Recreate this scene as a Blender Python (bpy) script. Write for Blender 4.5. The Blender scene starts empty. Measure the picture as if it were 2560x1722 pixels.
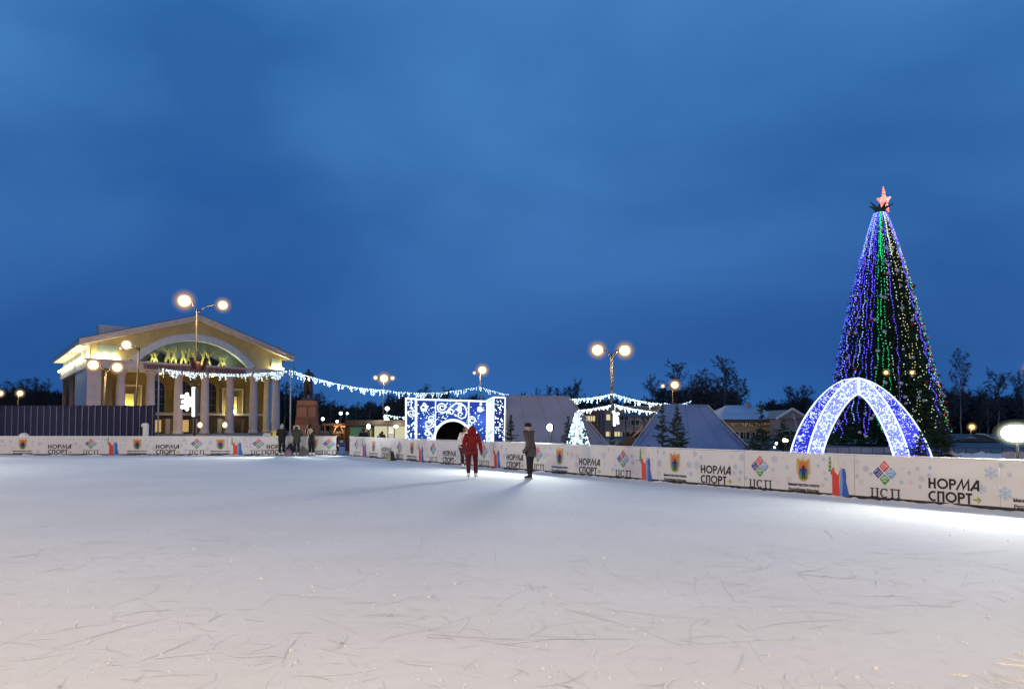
import bpy, bmesh, math, random
from mathutils import Vector, Matrix, noise
random.seed(7)
R = math.radians
sc = bpy.context.scene
col = sc.collection
# ------------------------------------------------------------------ camera
EYE = 1.72
F = 2000.0; CX = 1280.0; CY = 960.0
PITCH = math.atan(95/2000.0)
cam_d = bpy.data.cameras.new('camera'); cam = bpy.data.objects.new('camera', cam_d); col.objects.link(cam)
cam.location = (0, 0, EYE); cam.rotation_euler = (math.pi/2+PITCH, 0, 0)
cam_d.sensor_width = 36; cam_d.lens = 36*F/2560; cam_d.shift_y = 99/2560
cam_d.clip_start = 0.1; cam_d.clip_end = 3000
sc.camera = cam
# ------------------------------------------------------------------ sky
SKY_STRENGTH = 1.38
world = bpy.data.worlds.new('World'); sc.world = world; world.use_nodes = True
wn = world.node_tree; wn.nodes.clear()
def N(t, typ, **kw):
    n = t.nodes.new(typ)
    for k, v in kw.items(): setattr(n, k, v)
    return n
def L(t, a, b): t.links.new(a, b)
wo = N(wn, 'ShaderNodeOutputWorld'); bg = N(wn, 'ShaderNodeBackground'); L(wn, bg.outputs[0], wo.inputs[0])
bg.inputs[1].default_value = SKY_STRENGTH
tc = N(wn, 'ShaderNodeTexCoord')
sep = N(wn, 'ShaderNodeSeparateXYZ'); L(wn, tc.outputs['Generated'], sep.inputs[0])
gr = N(wn, 'ShaderNodeValToRGB'); L(wn, sep.outputs[2], gr.inputs[0])
els = gr.color_ramp.elements
els[0].position = 0.0; els[0].color = (.017, .086, .285, 1)
els[1].position = 1.0; els[1].color = (.040, .150, .35, 1)
for p, c in ((.08, (.0165, .074, .245)), (.20, (.0215, .092, .285)), (.34, (.028, .117, .325)), (.6, (.034, .138, .345))):
    e = els.new(p); e.color = c+(1,)
mp = N(wn, 'ShaderNodeMapping'); mp.inputs['Scale'].default_value = (1.0, 1.0, 1.9); mp.inputs['Location'].default_value = (1.9, .55, .42)
mp.inputs['Rotation'].default_value = (0, R(-12), 0)
L(wn, tc.outputs['Generated'], mp.inputs[0])
nz = N(wn, 'ShaderNodeTexNoise'); nz.inputs['Scale'].default_value = 1.9; nz.inputs['Detail'].default_value = 5; nz.inputs['Roughness'].default_value = .42
nz.inputs['Distortion'].default_value = .35
L(wn, mp.outputs[0], nz.inputs['Vector'])
cr = N(wn, 'ShaderNodeValToRGB'); L(wn, nz.outputs[0], cr.inputs[0])
ce = cr.color_ramp.elements
ce[0].position = .36; ce[0].color = (.68, .76, .82, 1)
ce[1].position = .64; ce[1].color = (1.50, 1.28, 1.13, 1)
mx = N(wn, 'ShaderNodeMix', data_type='RGBA', blend_type='MULTIPLY'); mx.inputs[0].default_value = 1
mx.clamp_result = False
L(wn, gr.outputs[0], mx.inputs[6]); L(wn, cr.outputs[0], mx.inputs[7]); L(wn, mx.outputs[2], bg.inputs[0])
# ------------------------------------------------------------------ view
sc.view_settings.view_transform = 'Standard'; sc.view_settings.look = 'None'
sc.view_settings.exposure = 0; sc.view_settings.gamma = 1; sc.view_settings.use_curve_mapping = False
sc.render.engine = 'CYCLES'
cy = sc.cycles; cy.use_denoising = True; cy.max_bounces = 6; cy.diffuse_bounces = 3; cy.glossy_bounces = 2
cy.transmission_bounces = 4; cy.transparent_max_bounces = 8; cy.sample_clamp_indirect = 4; cy.sample_clamp_direct = 0
cy.caustics_reflective = False; cy.caustics_refractive = False
cy.volume_bounces = 0
sc.render.use_persistent_data = False
# ------------------------------------------------------------------ pixel helpers (source photo pixels -> world)
cp, sp = math.cos(PITCH), math.sin(PITCH)
def ray(px, py):
    a = (px-CX)/F; b = (CY-py)/F
    return Vector((a, cp-b*sp, sp+b*cp))
def P(px, py, Y):
    d = ray(px, py); return Vector((0, 0, EYE)) + d*(Y/d.y)
def G(px, py, z=0.0):
    d = ray(px, py); return Vector((0, 0, EYE)) + d*((z-EYE)/d.z)
def Zat(py, Y): return P(CX, py, Y).z
def Xat(px, Y): return P(px, 1055, Y).x
# ------------------------------------------------------------------ materials
MATS = {}
def mat(name, color, rough=.7, var=.12, vscale=3.0, bump=0.0, bscale=20.0, metal=0.0, spec=.3, emis=None, estr=0.0, trans=0.0, coords='Object'):
    if name in MATS: return MATS[name]
    m = bpy.data.materials.new(name); m.use_nodes = True; t = m.node_tree
    b = t.nodes['Principled BSDF']
    b.inputs['Roughness'].default_value = rough; b.inputs['Metallic'].default_value = metal
    b.inputs['Specular IOR Level'].default_value = spec
    b.inputs['Base Color'].default_value = tuple(color)+(1,)
    if var > 0:
        co = N(t, 'ShaderNodeTexCoord'); n = N(t, 'ShaderNodeTexNoise'); n.inputs['Scale'].default_value = vscale; n.inputs['Detail'].default_value = 5
        L(t, co.outputs[coords], n.inputs['Vector'])
        r = N(t, 'ShaderNodeValToRGB'); L(t, n.outputs[0], r.inputs[0])
        r.color_ramp.elements[0].position = .3; r.color_ramp.elements[1].position = .7
        r.color_ramp.elements[0].color = tuple(c*(1-var) for c in color)+(1,)
        r.color_ramp.elements[1].color = tuple(min(1, c*(1+var)) for c in color)+(1,)
        L(t, r.outputs[0], b.inputs['Base Color'])
    if bump > 0:
        co = N(t, 'ShaderNodeTexCoord'); n = N(t, 'ShaderNodeTexNoise'); n.inputs['Scale'].default_value = bscale; n.inputs['Detail'].default_value = 4
        L(t, co.outputs[coords], n.inputs['Vector'])
        bm_ = N(t, 'ShaderNodeBump'); bm_.inputs['Strength'].default_value = bump; bm_.inputs['Distance'].default_value = .02
        L(t, n.outputs[0], bm_.inputs['Height']); L(t, bm_.outputs[0], b.inputs['Normal'])
    if emis:
        b.inputs['Emission Color'].default_value = tuple(emis)+(1,); b.inputs['Emission Strength'].default_value = estr
    if trans > 0:
        tr = N(t, 'ShaderNodeBsdfTranslucent'); tr.inputs[0].default_value = tuple(color)+(1,)
        ms = N(t, 'ShaderNodeMixShader'); ms.inputs[0].default_value = trans
        o = t.nodes['Material Output']; L(t, b.outputs[0], ms.inputs[1]); L(t, tr.outputs[0], ms.inputs[2]); L(t, ms.outputs[0], o.inputs[0])
    MATS[name] = m; return m
def glow(name, color, strength, sample='AUTO'):
    if name in MATS: return MATS[name]
    m = bpy.data.materials.new(name); m.use_nodes = True; t = m.node_tree; t.nodes.clear()
    o = N(t, 'ShaderNodeOutputMaterial'); e = N(t, 'ShaderNodeEmission'); e.inputs[0].default_value = tuple(color)+(1,); e.inputs[1].default_value = strength
    L(t, e.outputs[0], o.inputs[0]); m.cycles.emission_sampling = sample
    MATS[name] = m; return m
# ------------------------------------------------------------------ object helpers
W = {}
def props(o, label=None, cat=None, group=None, kind=None):
    if label: o['label'] = label
    if cat: o['category'] = cat
    if group: o['group'] = group
    if kind: o['kind'] = kind
    return o
def root(name, label, cat, loc=(0, 0, 0), rz=0.0, group=None, kind=None):
    o = bpy.data.objects.new(name, None); o.empty_display_size = .2; col.objects.link(o)
    o.location = loc; o.rotation_euler = (0, 0, rz)
    W[o.name] = Matrix.Translation(Vector(loc)) @ Matrix.Rotation(rz, 4, 'Z')
    return props(o, label, cat, group, kind)
def link(name, me, parent=None, loc=(0, 0, 0), rot=(0, 0, 0), scale=(1, 1, 1)):
    o = bpy.data.objects.new(name, me); col.objects.link(o)
    o.location = loc; o.rotation_euler = rot; o.scale = scale
    if parent: o.parent = parent
    pw = W[parent.name] if parent else Matrix.Identity(4)
    from mathutils import Euler
    W[o.name] = pw @ Matrix.LocRotScale(Vector(loc), Euler(rot), Vector(scale))
    return o
class MB:
    def __init__(s): s.v = []; s.f = []; s.m = []; s.cur = 0
    def add(s, vs, fs):
        o = len(s.v); s.v += [tuple(v) for v in vs]
        for f in fs: s.f.append(tuple(i+o for i in f)); s.m.append(s.cur)
        return s
    def hexa(s, c):
        return s.add(c, [(0, 3, 2, 1), (4, 5, 6, 7), (0, 1, 5, 4), (1, 2, 6, 5), (2, 3, 7, 6), (3, 0, 4, 7)])
    def box(s, x0, x1, y0, y1, z0, z1):
        return s.hexa([(x0, y0, z0), (x1, y0, z0), (x1, y1, z0), (x0, y1, z0), (x0, y0, z1), (x1, y0, z1), (x1, y1, z1), (x0, y1, z1)])
    def cbox(s, c, size, rz=0.0):
        c = Vector(c); hx, hy, hz = [q/2 for q in size]; M = Matrix.Rotation(rz, 3, 'Z')
        return s.hexa([c+M@Vector(q) for q in ((-hx, -hy, -hz), (hx, -hy, -hz), (hx, hy, -hz), (-hx, hy, -hz), (-hx, -hy, hz), (hx, -hy, hz), (hx, hy, hz), (-hx, hy, hz))])
    def tube(s, pts, r, n=6, cap=True, flat=1.0, up=None):
        pts = [Vector(p) for p in pts]; k = len(pts)
        rr = r if isinstance(r, (list, tuple)) else [r]*k
        base = len(s.v); ref = Vector(up) if up else Vector((0.13, 0.21, 1)).normalized()
        prev = None
        for i, p in enumerate(pts):
            d = (pts[min(i+1, k-1)]-pts[max(i-1, 0)])
            if d.length < 1e-9: d = Vector((0, 0, 1))
            d.normalize()
            if prev is None:
                rf = ref if abs(d.dot(ref)) < .95 else Vector((1, 0, 0))
                a = d.cross(rf).normalized()
            else:
                a = (prev - d*prev.dot(d)); a = a.normalized() if a.length > 1e-6 else d.orthogonal().normalized()
            prev = a; b = d.cross(a)
            q = rr[i]; qa, qb = (q if isinstance(q, (list, tuple)) else (q, q*flat))
            for j in range(n):
                an = 2*math.pi*j/n
                s.v.append(tuple(p + a*math.cos(an)*qa + b*math.sin(an)*qb))
        for i in range(k-1):
            for j in range(n):
                a0 = base+i*n+j; a1 = base+i*n+(j+1) % n
                s.f.append((a0, a1, a1+n, a0+n)); s.m.append(s.cur)
        if cap:
            s.f.append(tuple(base+j for j in range(n))[::-1]); s.m.append(s.cur)
            s.f.append(tuple(base+(k-1)*n+j for j in range(n))); s.m.append(s.cur)
        return s
    def cyl(s, c, r, z0, z1, n=12, r1=None):
        return s.tube([(c[0], c[1], z0), (c[0], c[1], z1)], [r, r if r1 is None else r1], n)
    def ball(s, c, r, n=8, m=5, sz=1.0):
        c = Vector(c); pts = []; b = len(s.v)
        s.v.append(tuple(c+Vector((0, 0, r*sz))))
        for i in range(1, m):
            t = math.pi*i/m
            for j in range(n):
                a = 2*math.pi*j/n; s.v.append(tuple(c+Vector((r*math.sin(t)*math.cos(a), r*math.sin(t)*math.sin(a), r*sz*math.cos(t)))))
        s.v.append(tuple(c-Vector((0, 0, r*sz)))); e = len(s.v)-1
        for j in range(n):
            s.f.append((b, b+1+j, b+1+(j+1) % n)); s.m.append(s.cur)
            for i in range(m-2):
                q = b+1+i*n; s.f.append((q+j, q+n+j, q+n+(j+1) % n, q+(j+1) % n)); s.m.append(s.cur)
            q = b+1+(m-2)*n; s.f.append((q+j, e, q+(j+1) % n)); s.m.append(s.cur)
        return s
    def octa(s, c, r):
        x, y, z = c
        return s.add([(x+r, y, z), (x-r, y, z), (x, y+r, z), (x, y-r, z), (x, y, z+r), (x, y, z-r)],
                     [(0, 2, 4), (2, 1, 4), (1, 3, 4), (3, 0, 4), (2, 0, 5), (1, 2, 5), (3, 1, 5), (0, 3, 5)])
    def prism(s, poly, y0, y1):        # poly in local x,z ; extruded along y
        n = len(poly)
        vs = [(p[0], y0, p[1]) for p in poly]+[(p[0], y1, p[1]) for p in poly]
        fs = [tuple(range(n)), tuple(range(2*n-1, n-1, -1))]+[(i, i+n, (i+1) % n+n, (i+1) % n) for i in range(n)]
        return s.add(vs, fs)
    def sheet(s, poly, y):
        return s.add([(p[0], y, p[1]) for p in poly], [tuple(range(len(poly)))])
    def mesh(s, name, mats, parent=None, smooth=False):
        vs = s.v
        if parent is not None:
            inv = W[parent.name].inverted(); vs = [tuple(inv @ Vector(v)) for v in vs]
        me = bpy.data.meshes.new(name); me.from_pydata(vs, [], s.f)
        for m in (mats if isinstance(mats, (list, tuple)) else [mats]): me.materials.append(m)
        if isinstance(mats, (list, tuple)) and len(mats) > 1: me.polygons.foreach_set('material_index', s.m)
        if smooth: me.polygons.foreach_set('use_smooth', [True]*len(me.polygons))
        me.update(); return me
    def build(s, name, mats, parent=None, local=False, smooth=False, **kw):
        me = s.mesh(name, mats, None if local else parent, smooth)
        o = link(name, me, parent); props(o, **kw); return o
def fixn(me):
    b = bmesh.new(); b.from_mesh(me); bmesh.ops.recalc_face_normals(b, faces=b.faces); b.to_mesh(me); b.free(); return me
def copy_tree(o, loc=None, rz=None, scale=None, label=None, parent=None):
    c = o.copy(); col.objects.link(c)
    if parent: c.parent = parent
    if loc is not None: c.location = loc
    if rz is not None: c.rotation_euler = (0, 0, rz)
    if scale is not None: c.scale = scale if isinstance(scale, (tuple, list)) else (scale,)*3
    if label: c['label'] = label
    for ch in list(o.children): copy_tree(ch, parent=c)
    return c
def light(name, typ, loc, energy, color, parent=None, size=.15, rot=None, **kw):
    d = bpy.data.lights.new(name, typ); d.energy = energy; d.color = color
    if typ in ('POINT', 'SPOT'): d.shadow_soft_size = size
    for k, v in kw.items(): setattr(d, k, v)
    o = bpy.data.objects.new(name, d); col.objects.link(o)
    loc = Vector(loc)
    if parent: o.parent = parent; loc = W[parent.name].inverted() @ loc
    o.location = loc
    if rot is not None: o.rotation_euler = rot
    return o
def aim(d):  # euler for a light pointing along d
    return Vector(d).to_track_quat('-Z', 'Y').to_euler()
def text_mesh(body, size, bold=0.0, spacing=1.0, shear=0.0, align='CENTER'):
    c = bpy.data.curves.new('t', 'FONT'); c.body = body; c.size = size; c.offset = bold; c.align_x = align; c.space_character = spacing; c.shear = shear
    o = bpy.data.objects.new('t', c); col.objects.link(o)
    dg = bpy.context.evaluated_depsgraph_get(); me = bpy.data.meshes.new_from_object(o.evaluated_get(dg))
    bpy.data.objects.remove(o); bpy.data.curves.remove(c)
    me.transform(Matrix.Rotation(math.pi/2, 4, 'X')); return me
def skin_mesh(verts, edges, radii, sub=1):
    me = bpy.data.meshes.new('sk'); me.from_pydata([tuple(v) for v in verts], edges, [])
    o = bpy.data.objects.new('sk', me); col.objects.link(o)
    o.modifiers.new('s', 'SKIN')
    if not me.skin_vertices: 
        b = bmesh.new(); b.from_mesh(me); b.verts.layers.skin.verify(); b.to_mesh(me); b.free()
    for i, sv in enumerate(me.skin_vertices[0].data):
        r = radii[i]; sv.radius = r if isinstance(r, (tuple, list)) else (r, r)
        sv.use_root = (i == 0)
    if sub:
        m = o.modifiers.new('u', 'SUBSURF'); m.levels = sub
    dg = bpy.context.evaluated_depsgraph_get(); res = bpy.data.meshes.new_from_object(o.evaluated_get(dg))
    bpy.data.objects.remove(o); bpy.data.meshes.remove(me)
    res.polygons.foreach_set('use_smooth', [True]*len(res.polygons)); return res
SOD = (1.0, .62, .26); COOL = (.95, 1.0, .94)
# ================================================================== setting: ground, ice
def snow_mat(name, ice=False, base=(.78, .765, .745)):
    m = bpy.data.materials.new(name); m.use_nodes = True; t = m.node_tree; b = t.nodes['Principled BSDF']
    b.inputs['Roughness'].default_value = .85 if ice else .8; b.inputs['Specular IOR Level'].default_value = .12
    co = N(t, 'ShaderNodeTexCoord')
    def math_(op, a, bb=None, clamp=False):
        n = N(t, 'ShaderNodeMath', operation=op); n.use_clamp = clamp
        for i, q in enumerate((a, bb)):
            if q is None: continue
            if hasattr(q, 'links'): L(t, q, n.inputs[i])
            else: n.inputs[i].default_value = q
        return n.outputs[0]
    def nse(scale, vec, detail=2, dist=0.0, rough=.5):
        n = N(t, 'ShaderNodeTexNoise'); n.inputs['Scale'].default_value = scale; n.inputs['Detail'].default_value = detail
        n.inputs['Distortion'].default_value = dist; n.inputs['Roughness'].default_value = rough; L(t, vec, n.inputs['Vector']); return n.outputs[0]
    def mapp(rz, scl, loc=(0, 0, 0)):
        n = N(t, 'ShaderNodeMapping'); n.inputs['Rotation'].default_value = (0, 0, rz); n.inputs['Scale'].default_value = scl; n.inputs['Location'].default_value = loc
        L(t, co.outputs['Object'], n.inputs[0]); return n.outputs[0]
    v0 = mapp(0, (1, 1, 1))
    grain = nse(60, v0, 4, 0, .65); mid = nse(6, v0, 5, .3, .6); big = nse(.35, v0, 4, .4)
    def ramp(x, a, bb):
        n = N(t, 'ShaderNodeMapRange'); n.interpolation_type = 'SMOOTHSTEP'; L(t, x, n.inputs[0]); n.inputs[1].default_value = a; n.inputs[2].default_value = bb; return n.outputs[0]
    tot = None
    if ice:
        # skate scratches: thin contour lines of stretched noise, broken up by masks
        specs = [(R(12), (.55, .18), 1.0, .0035, .50, 3), (R(75), (.5, .15), 1.3, .0035, .52, 11), (R(-35), (.6, .2), 1.2, .003, .50, 23), (R(140), (.9, .35), 1.6, .0045, .55, 37),
                 (R(100), (1.5, .5), 1.4, .006, .56, 41), (R(30), (1.4, .4), 1.7, .005, .56, 57)]
        for rz, s2, sc_, wd, mk, off in specs:
            v = mapp(rz, (s2[0], s2[1], 1), (off, off*.7, 0))
            n1 = nse(sc_, v, 1.5, .25)
            d = math_('ABSOLUTE', math_('SUBTRACT', n1, .5))
            line = math_('SUBTRACT', 1.0, ramp(d, 0, wd))
            msk = ramp(nse(.9, mapp(rz*1.7, (1, 1, 1), (off*2, 5, 0)), 3, .5), mk, mk+.08)
            q = math_('MULTIPLY', line, msk)
            q = math_('MULTIPLY', q, .55); tot = q if tot is None else math_('MAXIMUM', tot, q)
        chips = ramp(nse(9, v0, 3, 1.5, .7), .60, .74)
        # streaky wiped look (resurfacing and skates drag snow along)
        strk = nse(2.2, mapp(R(8), (.35, 2.6, 1)), 5, .2, .6)
    cr_ = N(t, 'ShaderNodeMapRange'); L(t, mid, cr_.inputs[0]); cr_.inputs[1].default_value = .3; cr_.inputs[2].default_value = .7
    cr_.inputs[3].default_value = .965; cr_.inputs[4].default_value = 1.02
    k = cr_.outputs[0]
    bg2 = N(t, 'ShaderNodeMapRange'); L(t, big, bg2.inputs[0]); bg2.inputs[1].default_value = .3; bg2.inputs[2].default_value = .7; bg2.inputs[3].default_value = .94; bg2.inputs[4].default_value = 1.03
    k = math_('MULTIPLY', k, bg2.outputs[0])
    if ice:
        k = math_('MULTIPLY', k, math_('SUBTRACT', 1.0, math_('MULTIPLY', tot, .20)))
        k = math_('MULTIPLY', k, math_('ADD', .97, math_('MULTIPLY', strk, .06)))
        k = math_('ADD', k, math_('MULTIPLY', chips, .03))
    cmb = N(t, 'ShaderNodeMix', data_type='RGBA', blend_type='MULTIPLY'); cmb.inputs[0].default_value = 1
    cmb.inputs[6].default_value = tuple(base)+(1,); L(t, k, cmb.inputs[7]); L(t, cmb.outputs[2], b.inputs['Base Color'])
    h = math_('ADD', math_('MULTIPLY', grain, .25), math_('MULTIPLY', mid, 1.0))
    if ice:
        h = math_('SUBTRACT', h, math_('MULTIPLY', tot, .9)); h = math_('ADD', h, math_('MULTIPLY', chips, .6)); h = math_('ADD', h, math_('MULTIPLY', strk, .8))
    bp = N(t, 'ShaderNodeBump'); bp.inputs['Strength'].default_value = .35 if ice else .6; bp.inputs['Distance'].default_value = .012 if ice else .05
    L(t, h, bp.inputs['Height']); L(t, bp.outputs[0], b.inputs['Normal'])
    return m
SNOW = snow_mat('trodden_snow', base=(.16, .17, .19)); ICE = snow_mat('rink_ice', True)
MATS['snowcap'] = snow_mat('snowcap'); MATS['icy_snow'] = snow_mat('icy_snow', base=(.76, .77, .78))
mb = MB(); mb.add([(-900, -200, -.004), (900, -200, -.004), (900, 1500, -.004), (-900, 1500, -.004)], [(0, 1, 2, 3)])
mb.build('ground', SNOW, kind='structure')
# rink outline: right board line A->B ; far board line C->D
RA = Vector((-8.2, 40.5, 0)); RB = Vector((9.85, 15.2, 0))
re = (RB-RA).normalized(); RLEN = 44.0
LA = Vector((-33.0, 41.9, 0)); LB = Vector((Xat(841, 41.3), 41.3, 0)); le = (LB-LA).normalized(); LLEN = (LB-LA).length
rend = RA+re*RLEN
mb = MB(); pts = [LA+Vector((-2, .0, 0)), Vector((-44, 34, 0)), Vector((-46, 0, 0)), Vector((-40, -24, 0)), Vector((20, -28, 0)), rend, RA, LB]
mb.add([(p.x, p.y, 0) for p in pts], [tuple(range(len(pts)))])
mb.build('ice_rink', ICE, kind='structure')
# loose snow: crumbs near the viewer and ridges scraped up at the lower right
random.seed(3)
mb = MB()
for i in range(420):
    px = random.uniform(-50, 2600); py = 1160+560*random.random()**.7
    p = G(px, py); s = random.uniform(.004, .013)*(1.0+p.y*.03)
    if random.random() < .08: s *= 1.8
    mb.ball((p.x, p.y, s*.2), s, 5, 3, .6)
mb.build('snow_crumbs', MATS['icy_snow'], smooth=True, label='loose crumbs of snow scattered over the scratched rink ice', cat='snow', kind='stuff')
mb = MB()
for i, (x0, y0, x1, y1, x2, y2, w) in enumerate([(2478, 1655, 2525, 1664, 2640, 1668, .022), (2500, 1643, 2545, 1650, 2640, 1665, .016), (2535, 1632, 2560, 1640, 2640, 1655, .022), (2552, 1623, 2580, 1628, 2640, 1640, .016),
        (2425, 1680, 2500, 1700, 2640, 1735, .016), (2470, 1676, 2520, 1695, 2640, 1722, .016), (2440, 1688, 2500, 1712, 2600, 1760, .014), (2360, 1683, 2380, 1686, 2420, 1690, .010)]):
    a, b_, c_ = G(x0, y0), G(x1, y1), G(x2, y2); q = []
    for k in range(25):
        u = k/24; p = a*(1-u)**2+b_*2*u*(1-u)+c_*u*u; p.z = 0.002; p += Vector((noise.noise(Vector((k*.6, i, 0)))*.012, noise.noise(Vector((k*.6, i, 5)))*.012, 0)); q.append(p)
    mb.tube(q, [w*min(1, .15+k/8)*(1+.35*noise.noise(Vector((k*.9, i*3, 1)))) for k in range(25)], 6, flat=.4)
mb.build('snow_ridges', MATS['icy_snow'], smooth=True, label='thin curved ridges of snow scraped up near the viewer', cat='snow', kind='stuff')
# grooves cut and snow dragged up by skate blades
random.seed(19)
M_GRV = mat('blade_groove', (.68, .675, .67), .9, .1, 2); M_GRL = mat('blade_spray', (.86, .86, .86), .9, .05, 2)
def arcs_on_ice(nm, m, cnt, wmul, label, zz):
    mb = MB()
    for i in range(cnt):
        y = 2.9+(30-2.9)*random.random()**1.9; x = random.uniform(-.72, .74)*y
        if random.random() < .4: cx_, cy_ = random.choice([(-2.5, 6), (1.2, 4.2), (4, 9), (-5, 11), (.3, 8)]); x = random.gauss(cx_, 1.2); y = max(2.9, random.gauss(cy_, 1.3))
        L0 = random.choice([random.uniform(.08, .3), random.uniform(.15, .6), random.uniform(.15, .6), random.uniform(.5, 1.2)]); a = random.gauss(0, 1.0) if random.random() < .5 else random.uniform(0, math.pi); cv = random.gauss(0, 1.1)/max(.5, L0)
        w = random.uniform(.0025, .007)*wmul*(1+y*.035); n = max(4, int(L0*7)); px_, py_ = x, y; prev = None
        for k in range(n+1):
            t_ = k/n; ww = w*math.sin(math.pi*min(1, max(0, t_*.96+.02)))**.6*(1+.5*noise.noise(Vector((px_*5, py_*5, i)))); q = (px_-math.sin(a)*ww, py_+math.cos(a)*ww, zz); s_ = (px_+math.sin(a)*ww, py_-math.cos(a)*ww, zz)
            if prev and random.random() > .06: mb.add([prev[0], prev[1], s_, q], [(0, 1, 2, 3)])
            prev = (q, s_); px_ += math.cos(a)*L0/n; py_ += math.sin(a)*L0/n; a += cv*L0/n+random.gauss(0, .025)
    mb.build(nm, m, label=label, cat='skate marks', kind='stuff')
arcs_on_ice('blade_grooves', M_GRV, 620, .8, 'fine grey grooves cut across the near ice by skate blades', .004)
arcs_on_ice('blade_spray', M_GRL, 520, 1.0, 'thin white lines of snow dragged across the near ice', .008)

# ================================================================== rink boards with printed banners
M_BAN = mat('banner_vinyl', (.70, .665, .66), .40, .05, 1.0, trans=.14, bump=.5, bscale=2.2)
M_BLK = mat('print_black', (.02, .018, .02), .5, 0); M_DK = mat('dark_kick', (.035, .03, .035), .8, .5, 6)
M_RED = mat('print_red', (.55, .05, .035), .5, 0); M_BLU = mat('print_blue', (.03, .09, .38), .5, 0); M_LBL = mat('print_light_blue', (.12, .27, .52), .5, 0)
M_NVY = mat('print_navy', (.03, .035, .22), .5, 0); M_GRN = mat('print_green', (.08, .25, .04), .5, 0); M_GLD = mat('print_gold', (.50, .29, .05), .5, 0)
M_ORG = mat('print_orange', (.55, .13, .04), .5, 0); M_WHT = mat('print_white', (.80, .79, .79), .5, 0); M_ARR = mat('print_arrow', (.30, .36, .04), .5, 0)
M_PAL = mat('print_pale', (.62, .55, .48), .5, 0)
M_FL = [mat('flake_blue', (.42, .50, .62), .5, 0), mat('flake_grey', (.50, .51, .56), .5, 0), mat('flake_lilac', (.40, .38, .55), .5, 0), mat('flake_pink', (.64, .56, .60), .5, 0), mat('flake_sky', (.36, .49, .66), .5, 0)]
M_STEEL = mat('galvanised_steel', (.45, .46, .48), .4, .15, 8, metal=.7)
BH = .97
def logo_mesh():
    mb = MB(); y = -.012
    def dia(cx, cz, h, w, m):
        mb.cur = m; mb.sheet([(cx-w, cz), (cx, cz-h), (cx+w, cz), (cx, cz+h)], y)
    def arcs(cx, cz, pts):
        mb.cur = 4
        for (x0, z0, x1, z1, bend) in pts:
            q = []
            for k in range(7):
                u = k/6; q.append((x0+(x1-x0)*u, z0+(z1-z0)*u+bend*4*u*(1-u)))
            for k in range(6):
                (xa, za), (xb, zb) = q[k], q[k+1]
                mb.sheet([(cx+xa, cz+za), (cx+xb, cz+zb), (cx+xb, cz+zb+.014), (cx+xa, cz+za+.014)], y-.003)
    s = .125; g = .142
    dia(0, .61+g+.0, s*1.03, s*.92, 0); dia(-g-.005, .61, s, s*.95, 1); dia(g+.005, .61, s, s*.95, 2); dia(0, .61-g, s*1.03, s*.92, 3)
    arcs(0, .61+g, [(-.075, -.03, .02, .07, .02), (-.055, -.06, .06, .04, .02), (-.02, -.085, .08, .005, .02)])
    arcs(-g, .61, [(-.04, -.05, .05, .045, -.01), (-.01, -.08, .08, .015, -.012), (-.075, .0, .0, .06, .01)])
    arcs(g, .61, [(-.08, -.0, .08, .0, .02), (-.05, .04, .05, .04, .02), (-.05, -.045, .05, -.045, .015)])
    arcs(0, .61-g, [(-.075, .0, .075, .0, .02), (-.05, .04, .05, .04, .018), (-.045, -.045, .045, -.045, .015)])
    # serif letters, three of them, built stroke by stroke
    mb.cur = 5; z0, z1 = .07, .275; t = .033; th = .018
    def bar(xa, xb, za, zb): mb.sheet([(xa, za), (xb, za), (xb, zb), (xa, zb)], y)
    x = -.34
    bar(x+.03, x+.03+t, z0, z1); bar(x+.15, x+.15+t, z0, z1); bar(x, x+.19, z0, z0+th*1.3); bar(x+.18, x+.196, z0-.05, z0+th)
    bar(x, x+.085, z1-th, z1); bar(x+.12, x+.205, z1-th, z1)
    cx, cz, ro = -.015, (z0+z1)/2, .105
    for k in range(16):
        a0 = R(48+k*264/16); a1 = R(48+(k+1)*264/16)
        def rad(a): return .022+.014*abs(math.cos(a))
        mb.sheet([(cx+math.cos(a0)*ro*.92, cz+math.sin(a0)*ro), (cx+math.cos(a1)*ro*.92, cz+math.sin(a1)*ro), (cx+math.cos(a1)*(ro*.92-rad(a1)), cz+math.sin(a1)*(ro-rad(a1))), (cx+math.cos(a0)*(ro*.92-rad(a0)), cz+math.sin(a0)*(ro-rad(a0)))], y)
    bar(cx+.055, cx+.07, cz+.035, z1)
    x = .12
    bar(x+.03, x+.03+t, z0, z1); bar(x+.17, x+.17+t, z0, z1); bar(x, x+.225, z1-th*1.3, z1); bar(x, x+.085, z0, z0+th); bar(x+.14, x+.225, z0, z0+th)
    return mb.mesh('logo_print', [M_RED, M_NVY, M_LBL, M_GRN, M_WHT, M_BLK])
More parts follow.
